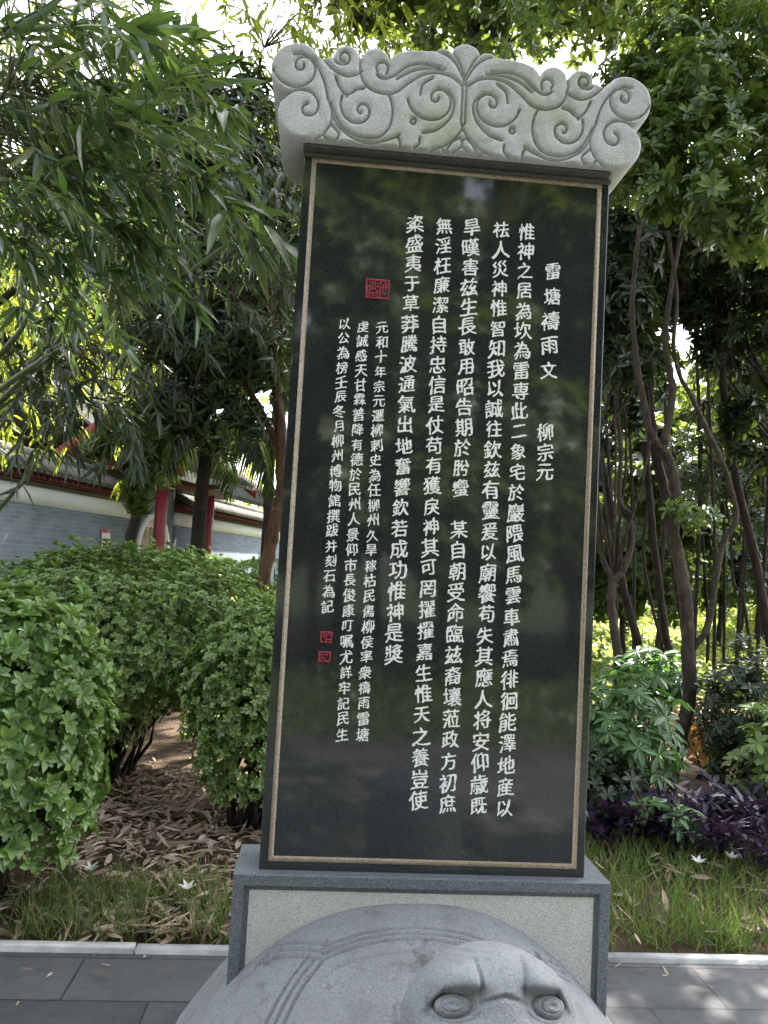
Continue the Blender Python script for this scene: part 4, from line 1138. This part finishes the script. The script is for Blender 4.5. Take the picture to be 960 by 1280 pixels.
c = W(835, 1050, 4.75); leafy('umbrella_shrub', 'small umbrella leaved plant among the purple plants near the grass', 'shrub', (c[0], c[1], .20), (.26, .18, .12), 20, 8, .125, .021, M['schef'], -.05, T_OBOV)
c = W(885, 960, 6.7); leafy('orange_shrub', 'sunlit shrub with orange and red leaves behind the purple plants', 'shrub', (c[0], c[1], .40), (.30, .3, .30), 60, 6, .10, .020, M['croton'], .2, T_OBOV)
c = W(925, 870, 6.0); leafy('dark_shrub', 'dark dense shrub with small glinting leaves at the right edge', 'shrub', (c[0]+.1, c[1], .66), (.42, .42, .58), 420, 6, .075, .017, M['dark_leaf'], .2, T_OBOV)
c = W(985, 960, 5.4); leafy('dark_shrub', 'dark green shrub standing lower at the right edge behind the purple plants', 'shrub', (c[0], c[1], .45), (.36, .36, .42), 260, 6, .08, .018, M['bush'], .2, T_OBOV)
c = W(740, 1010, 5.2); leafy('dark_shrub', 'low dark shrub in the shade directly behind the right edge of the slab', 'shrub', (c[0], c[1], .30), (.30, .3, .28), 150, 6, .08, .018, M['dark_leaf'], .2, T_OBOV)
def purple_plant(c):
    root = empty('purple_plant', (c[0], c[1], 0)); tag(root, 'low purple leaved plant in the row between the grass and the shrubs', 'plant', 'purple plants in the bed')
    lv = Leaves(); b = MB()
    for i in range(9):
        az = rng.uniform(0, 6.28); l = rng.uniform(.16, .32); h = np.array([math.cos(az), math.sin(az), 0])
        p0 = np.array([c[0], c[1], 0])+h*rng.uniform(0, .07)
        C_ = spline([p0, p0+h*l*.35+np.array([0, 0, l*.7]), p0+h*l*.75+np.array([0, 0, l*.95])], 7)
        b.tube(C_, np.linspace(.006, .004, 7), 5)
        T = unit(np.gradient(C_, axis=0)); sd = unit(np.cross(T, [0, 0, 1.]))
        for k in range(1, 7):
            s = 1 if k % 2 else -1
            D = T[k]*.7+s*sd[k]*.8+np.array([0, 0, .2]); nn = 2 if k == 6 else 1
            for q in range(nn):
                lv.add(C_[k][None], (D+rng.normal(size=3)*.2)[None], np.array([[0, 0, 1.]])-T[k]*.3, rng.uniform(.09, .15), .018, T_BAMBOO)
    lv.build('leaves', M['purple'], root); b.build('stems', M['purple'], root)
    return root
pp = [purple_plant(W(760, 1075, 4.75)), purple_plant(W(905, 1075, 4.7)), purple_plant(W(948, 1090, 4.5))]
for i, (x, y, d_) in enumerate([(790, 1060, 4.9), (850, 1030, 5.2), (880, 1045, 5.0), (925, 1050, 5.0), (955, 1050, 5.0), (820, 1075, 4.8), (870, 1080, 4.65), (940, 1020, 5.4), (975, 1070, 4.8), (742, 1050, 5.0), (900, 1020, 5.3), (985, 1030, 5.2)]):
    copy_tree(pp[i % 3], np.array([W(x, y, d_)[0], W(x, y, d_)[1], 0]), rng.uniform(0, 6.28), rng.uniform(.85, 1.2))
def lily(label, p, h):
    root = empty('rain_lily', (p[0], p[1], 0)); tag(root, label, 'flower', 'white lilies in the grass')
    b = MB(); b.tube([(p[0], p[1], 0), (p[0]+.01, p[1], h*.6), (p[0]+.005, p[1]-.01, h)], [.0028, .002, .002], 5); b.build('stem', M['grass'], root)
    q = np.array([[p[0]+.005, p[1]-.01, h]]); n = 6
    a = np.arange(n)*2*math.pi/n
    D = np.stack([np.cos(a)*.8, np.sin(a)*.8-.15, np.full(n, .75)], 1)
    Leaves().add(np.repeat(q, n, 0), D, np.tile([[0, 0, 1.]], (n, 1)), .055, .011, T_BAMBOO).build('petals', M['petal'], root)
for lab, x, y, dd in [('white lily open in the grass nearest the left edge', 110, 1122, 3.75), ('white lily in the tall grass just left of the base block', 232, 1128, 3.6),
                      ('white lily in front of the purple plants, the left one right of the slab', 870, 1090, 4.3), ('white lily in front of the purple plants, nearest the right edge', 912, 1080, 4.4)]:
    p = W(x, y, dd); lily(lab, p, max(.12, p[2]))

# --- grass, dry leaves, ground cover
n = 7500
P = np.stack([rng.uniform(.6, 4.2, n), .76+1.35*rng.uniform(0, 1, n)**1.1, np.zeros(n)], 1)
tuft = np.stack([rng.uniform(.6, 4.2, 150), rng.uniform(.8, 2.0, 150)], 1)
own = rng.integers(0, 150, n); m = rng.random(n) < .6
P[m, :2] = tuft[own[m]]+rng.normal(size=(m.sum(), 2))*.045
P[:, 1] = np.maximum(P[:, 1], .745)
D = rnd_dir(n)*.75; D[:, 2] = rng.uniform(.5, 1.3, n)
n2 = 1500
tuft = np.stack([rng.uniform(-1.7, -.6, 46), .78+.5*rng.uniform(0, 1, 46)**1.5], 1)
P2 = np.zeros((n2, 3)); P2[:, :2] = tuft[rng.integers(0, 46, n2)]+rng.normal(size=(n2, 2))*.06
P2[:, 1] = np.maximum(P2[:, 1], .75)
D2 = rnd_dir(n2)*.7; D2[:, 2] = rng.uniform(.5, 1.3, n2)
lv = Leaves().add(P, D, rnd_dir(n), rng.uniform(.07, .20, n), .0026*rng.uniform(.6, 1.5, n), T_BLADE).add(P2, D2, rnd_dir(n2), rng.uniform(.06, .22, n2), .0024, T_BLADE)
tag(lv.build('grass', M['grass']), 'long green grass growing behind the pale kerb', 'grass', kind='stuff')
def scatter_dry(n, x0, x1, y0, y1, L, zz=.012):
    P = np.stack([rng.uniform(x0, x1, n), rng.uniform(y0, y1, n), rng.uniform(.004, .05, n)+zz], 1)
    D = rnd_dir(n); D[:, 2] *= .18
    U = np.array([[0, 0, 1.]])+rng.normal(size=(n, 3))*.45
    s = rng.uniform(.5, 1.3, n)
    return P, D, U, L*s, L*.085*s*rng.uniform(.5, 1.5, n)
lv = Leaves().add(*scatter_dry(2100, -3.6, -.55, .78, 3.6, .095), T_CURL).add(*scatter_dry(900, -3.6, -.55, .78, 3.6, .07), T_OBOV).add(*scatter_dry(800, -3.6, -.55, .78, 3.4, .11), T_BLADE)
cl = rng.normal(size=(9, 2))*np.array([.9, .5])+np.array([-1.8, 1.9])
for c in cl:
    a = scatter_dry(120, -.3, .3, -.25, .25, .12); a[0][:, :2] += c; a[0][:, 1] = np.maximum(a[0][:, 1], .8); lv.add(*a, T_CURL)
lv.add(*scatter_dry(420, .7, 4, .76, 2.2, .10, .03), T_CURL)
lv.add(*scatter_dry(9, -2.6, -.6, .70, .80, .20, .03), T_CURL)
lv.add(*scatter_dry(130, -3, 3, -1.2, .65, .035, .006), T_CURL); lv.add(*scatter_dry(30, -3, 3, .45, .66, .06, .008), T_CURL)
tag(lv.build('leaf_litter', M['litter']), 'dry beige bamboo leaves lying on bare soil left of the base', 'leaves', kind='stuff')
n = 15000
P = np.stack([rng.uniform(2.5, 17, n), rng.uniform(7.5, 24, n), rng.uniform(0, .45, n)], 1)
P[:, 2] *= .5+.5*np.sin(P[:, 0]*1.3)*np.sin(P[:, 1]*.9)
lv = Leaves().add(P, rnd_dir(n)*np.array([1, 1, .6])+np.array([0, 0, .3]), rnd_dir(n)*.4+np.array([0, 0, 1.]), rng.uniform(.08, .2, n), .045, T_FAR)
n = 5000
P = np.stack([rng.uniform(-1.5, 2.8, n), rng.uniform(4.2, 9, n), rng.uniform(0, .25, n)], 1)
lv.add(P, rnd_dir(n)*np.array([1, 1, .6])+np.array([0, 0, .3]), rnd_dir(n)*.4+np.array([0, 0, 1.]), rng.uniform(.06, .14, n), .03, T_FAR)
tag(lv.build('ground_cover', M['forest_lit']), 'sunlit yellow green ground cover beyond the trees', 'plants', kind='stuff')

# --- trees of the wood further off, and those behind the viewer that the polished slab mirrors
def wood_proto(label, mat, h, r, n, L, seed):
    H = np.array([0., 0, 0])
    limbs = [([(0, 0, -.1), (.15, .05, h*.35), (-.05, .1, h*.62), (.1, 0, h*.95)], .13, .04),
             ([(.0, .08, h*.5), (.6, .3, h*.66), (1.1, .5, h*.8)], .06, .02), ([(-.02, .1, h*.45), (-.7, -.2, h*.62), (-1.2, -.3, h*.76)], .06, .02)]
    clumps = [((0, 0, h*.82), (r, r, h*.22), int(n*.4)), ((.9, .4, h*.68), (r*.7, r*.7, h*.16), int(n*.3)), ((-.9, -.3, h*.64), (r*.7, r*.7, h*.16), int(n*.3))]
    return tree('wood_tree', label, 'tree', limbs, clumps, L, L*.30, M[mat], M['bark_dark'], T_FAR, 6, 'trees of the wood in the distance')
wl = 'distant leafy tree of the wood seen through the gaps behind the stele'
WP = [wood_proto(wl, 'forest', 9.0, 1.9, 1500, .26, 1), wood_proto(wl, 'forest_lit', 7.5, 1.8, 1300, .26, 2), wood_proto(wl, 'forest', 12.0, 2.3, 1900, .28, 3)]
spots = [(5.5, 17, 0, 1), (8.5, 20, 1, .9), (12, 19, 0, 1.1), (15, 24, 1, 1), (19, 27, 0, 1.2), (9, 27, 2, .95), (13, 32, 1, 1.3), (18, 36, 2, 1.1), (24, 38, 0, 1.4), (6, 34, 2, 1.1), (30, 44, 1, 1.5), (24, 50, 2, 1.3), (14, 46, 2, 1.3),
         (3.0, 13.5, 2, .95), (.5, 17, 0, 1.25), (-1.5, 14, 2, .9), (-4, 26, 2, 1.15), (-9, 22, 2, 1.1), (-13, 17, 0, 1.3), (-11.5, 12, 2, .9), (-9.5, 9.5, 0, 1.0), (-15, 25, 2, 1.2), (0, 30, 2, 1.3), (-8, 34, 2, 1.3), (3, 44, 2, 1.5), (-16, 36, 2, 1.4),
         (9.5, 12.5, 0, .9), (13, 13, 2, .9), (7.2, 9.5, 0, .72)]
def low_tree(label, mat, n, L):
    limbs = [([(0, 0, -.1), (.1, .05, 1.2), (-.05, .0, 2.6), (0, 0, 4.2)], .07, .02), ([(.05, .03, 1.0), (.5, .2, 2.0), (.9, .3, 2.8)], .035, .012)]
    return tree('understory_tree', label, 'tree', limbs, [((0, 0, 3.4), (1.1, 1.1, 1.3), n), ((.6, .2, 2.2), (1.1, 1.0, 1.0), n//2), ((-.6, -.2, 2.0), (1.0, 1.0, .9), n//2)], L, L*.28, M[mat], M['bark_dark'], T_FAR, 6, 'young trees under the wood')
LP = [low_tree('young bushy tree in the shade of the wood right of the slab', 'dark_leaf', 500, .20), low_tree('young bushy tree in the shade of the wood right of the slab', 'forest', 500, .22)]
for i, (x, y, s) in enumerate([(6.2, 12.5, 1), (5.2, 11.5, .8), (9.5, 16.5, 1.0), (12.2, 20.5, 1.1), (4.6, 14.0, 1.2), (14.8, 23.0, 1.0), (6.6, 20.5, 1.3), (17.5, 27.5, 1.3), (20.5, 31.0, 1.4)]):
    if i < 2: LP[i].location = (x, y, 0); LP[i].rotation_euler = (0, 0, i*2.0); LP[i].scale = (s, s, s)
    else: copy_tree(LP[i % 2], (x, y, 0), rng.uniform(0, 6.28), s)
used = [False]*3
for (x, y, k, s) in spots:
    rz = rng.uniform(0, 6.28)
    if not used[k]:
        used[k] = True; o = WP[k]; o.location = (x, y, 0); o.rotation_euler = (0, 0, rz); o.scale = (s, s, s)
    else: copy_tree(WP[k], (x, y, 0), rz, s)
for (x, y, k, s) in [(-6, -9, 0, .95), (-3.6, -10.5, 2, .85), (-1.2, -8.6, 0, 1.0), (1.5, -9.8, 2, .8), (4.2, -8.6, 0, .95), (7.0, -10, 2, .8), (-9, -7, 0, 1), (-5, -14, 2, 1.15), (0, -14, 2, 1.15), (5, -14, 2, 1.15), (10, -12, 2, 1), (-10, -13, 2, 1.1)]:
    o = copy_tree(WP[k], (x, y, 0), rng.uniform(0, 6.28), s)
    o['label'] = 'leafy tree across the paving, seen only as a reflection in the black slab'; o['group'] = 'trees mirrored in the slab'
for (x, y, s) in [(-7, -8, 1.1), (-4.6, -9, 1.2), (-2.6, -7.6, 1.0), (-.4, -9.4, 1.3), (1.8, -7.8, 1.1), (4.2, -9.5, 1.2), (6.2, -7.4, 1.1), (-6, -12, 1.5), (-1.5, -12.5, 1.5), (3, -12, 1.5), (8, -11, 1.5), (-9.5, -10, 1.5), (-3.5, -15, 1.8), (1, -15.5, 1.8), (6, -15, 1.8)]:
    o = copy_tree(LP[1], (x, y, 0), rng.uniform(0, 6.28), s)
    o['label'] = 'young bushy tree across the paving, mirrored in the black slab'; o['group'] = 'young trees mirrored in the slab'
n = 9000
P = np.stack([rng.uniform(-9, 9, n), rng.uniform(-9, -4.6, n), rng.uniform(0, .9, n)], 1)
P[:, 2] *= np.clip((-4.2-P[:, 1])/3, .1, 1)*(.5+.5*np.sin(P[:, 0]*1.7))
lv = Leaves().add(P, rnd_dir(n)+np.array([0, 0, .3]), rnd_dir(n)*.4+np.array([0, 0, 1.]), rng.uniform(.08, .2, n), .035, T_FAR)
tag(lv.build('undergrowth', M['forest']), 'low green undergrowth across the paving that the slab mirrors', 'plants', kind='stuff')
# the wood closing the view far behind
n = 26000
P = np.stack([rng.uniform(-45, 75, n), rng.uniform(38, 75, n), rng.uniform(0, 1, n)], 1)
hh = 9+4*np.sin(P[:, 0]*.35+1)+2.5*np.sin(P[:, 0]*.9+P[:, 1]*.3)
P[:, 2] = P[:, 2]**.8*hh
lv = Leaves().add(P, rnd_dir(n), rnd_dir(n)*.6+np.array([0, 0, 1.]), rng.uniform(.5, 1.1, n), .22, T_FAR)
n = 9000
P = np.stack([rng.uniform(3, 30, n), rng.uniform(22, 38, n), rng.uniform(0, 1, n)], 1)
P[:, 2] *= np.clip(.9+1.3*np.sin(P[:, 0]*.8+P[:, 1]*.5), .2, 3)
lv.add(P, rnd_dir(n), rnd_dir(n)*.6+np.array([0, 0, 1.]), rng.uniform(.2, .4, n), .10, T_FAR)
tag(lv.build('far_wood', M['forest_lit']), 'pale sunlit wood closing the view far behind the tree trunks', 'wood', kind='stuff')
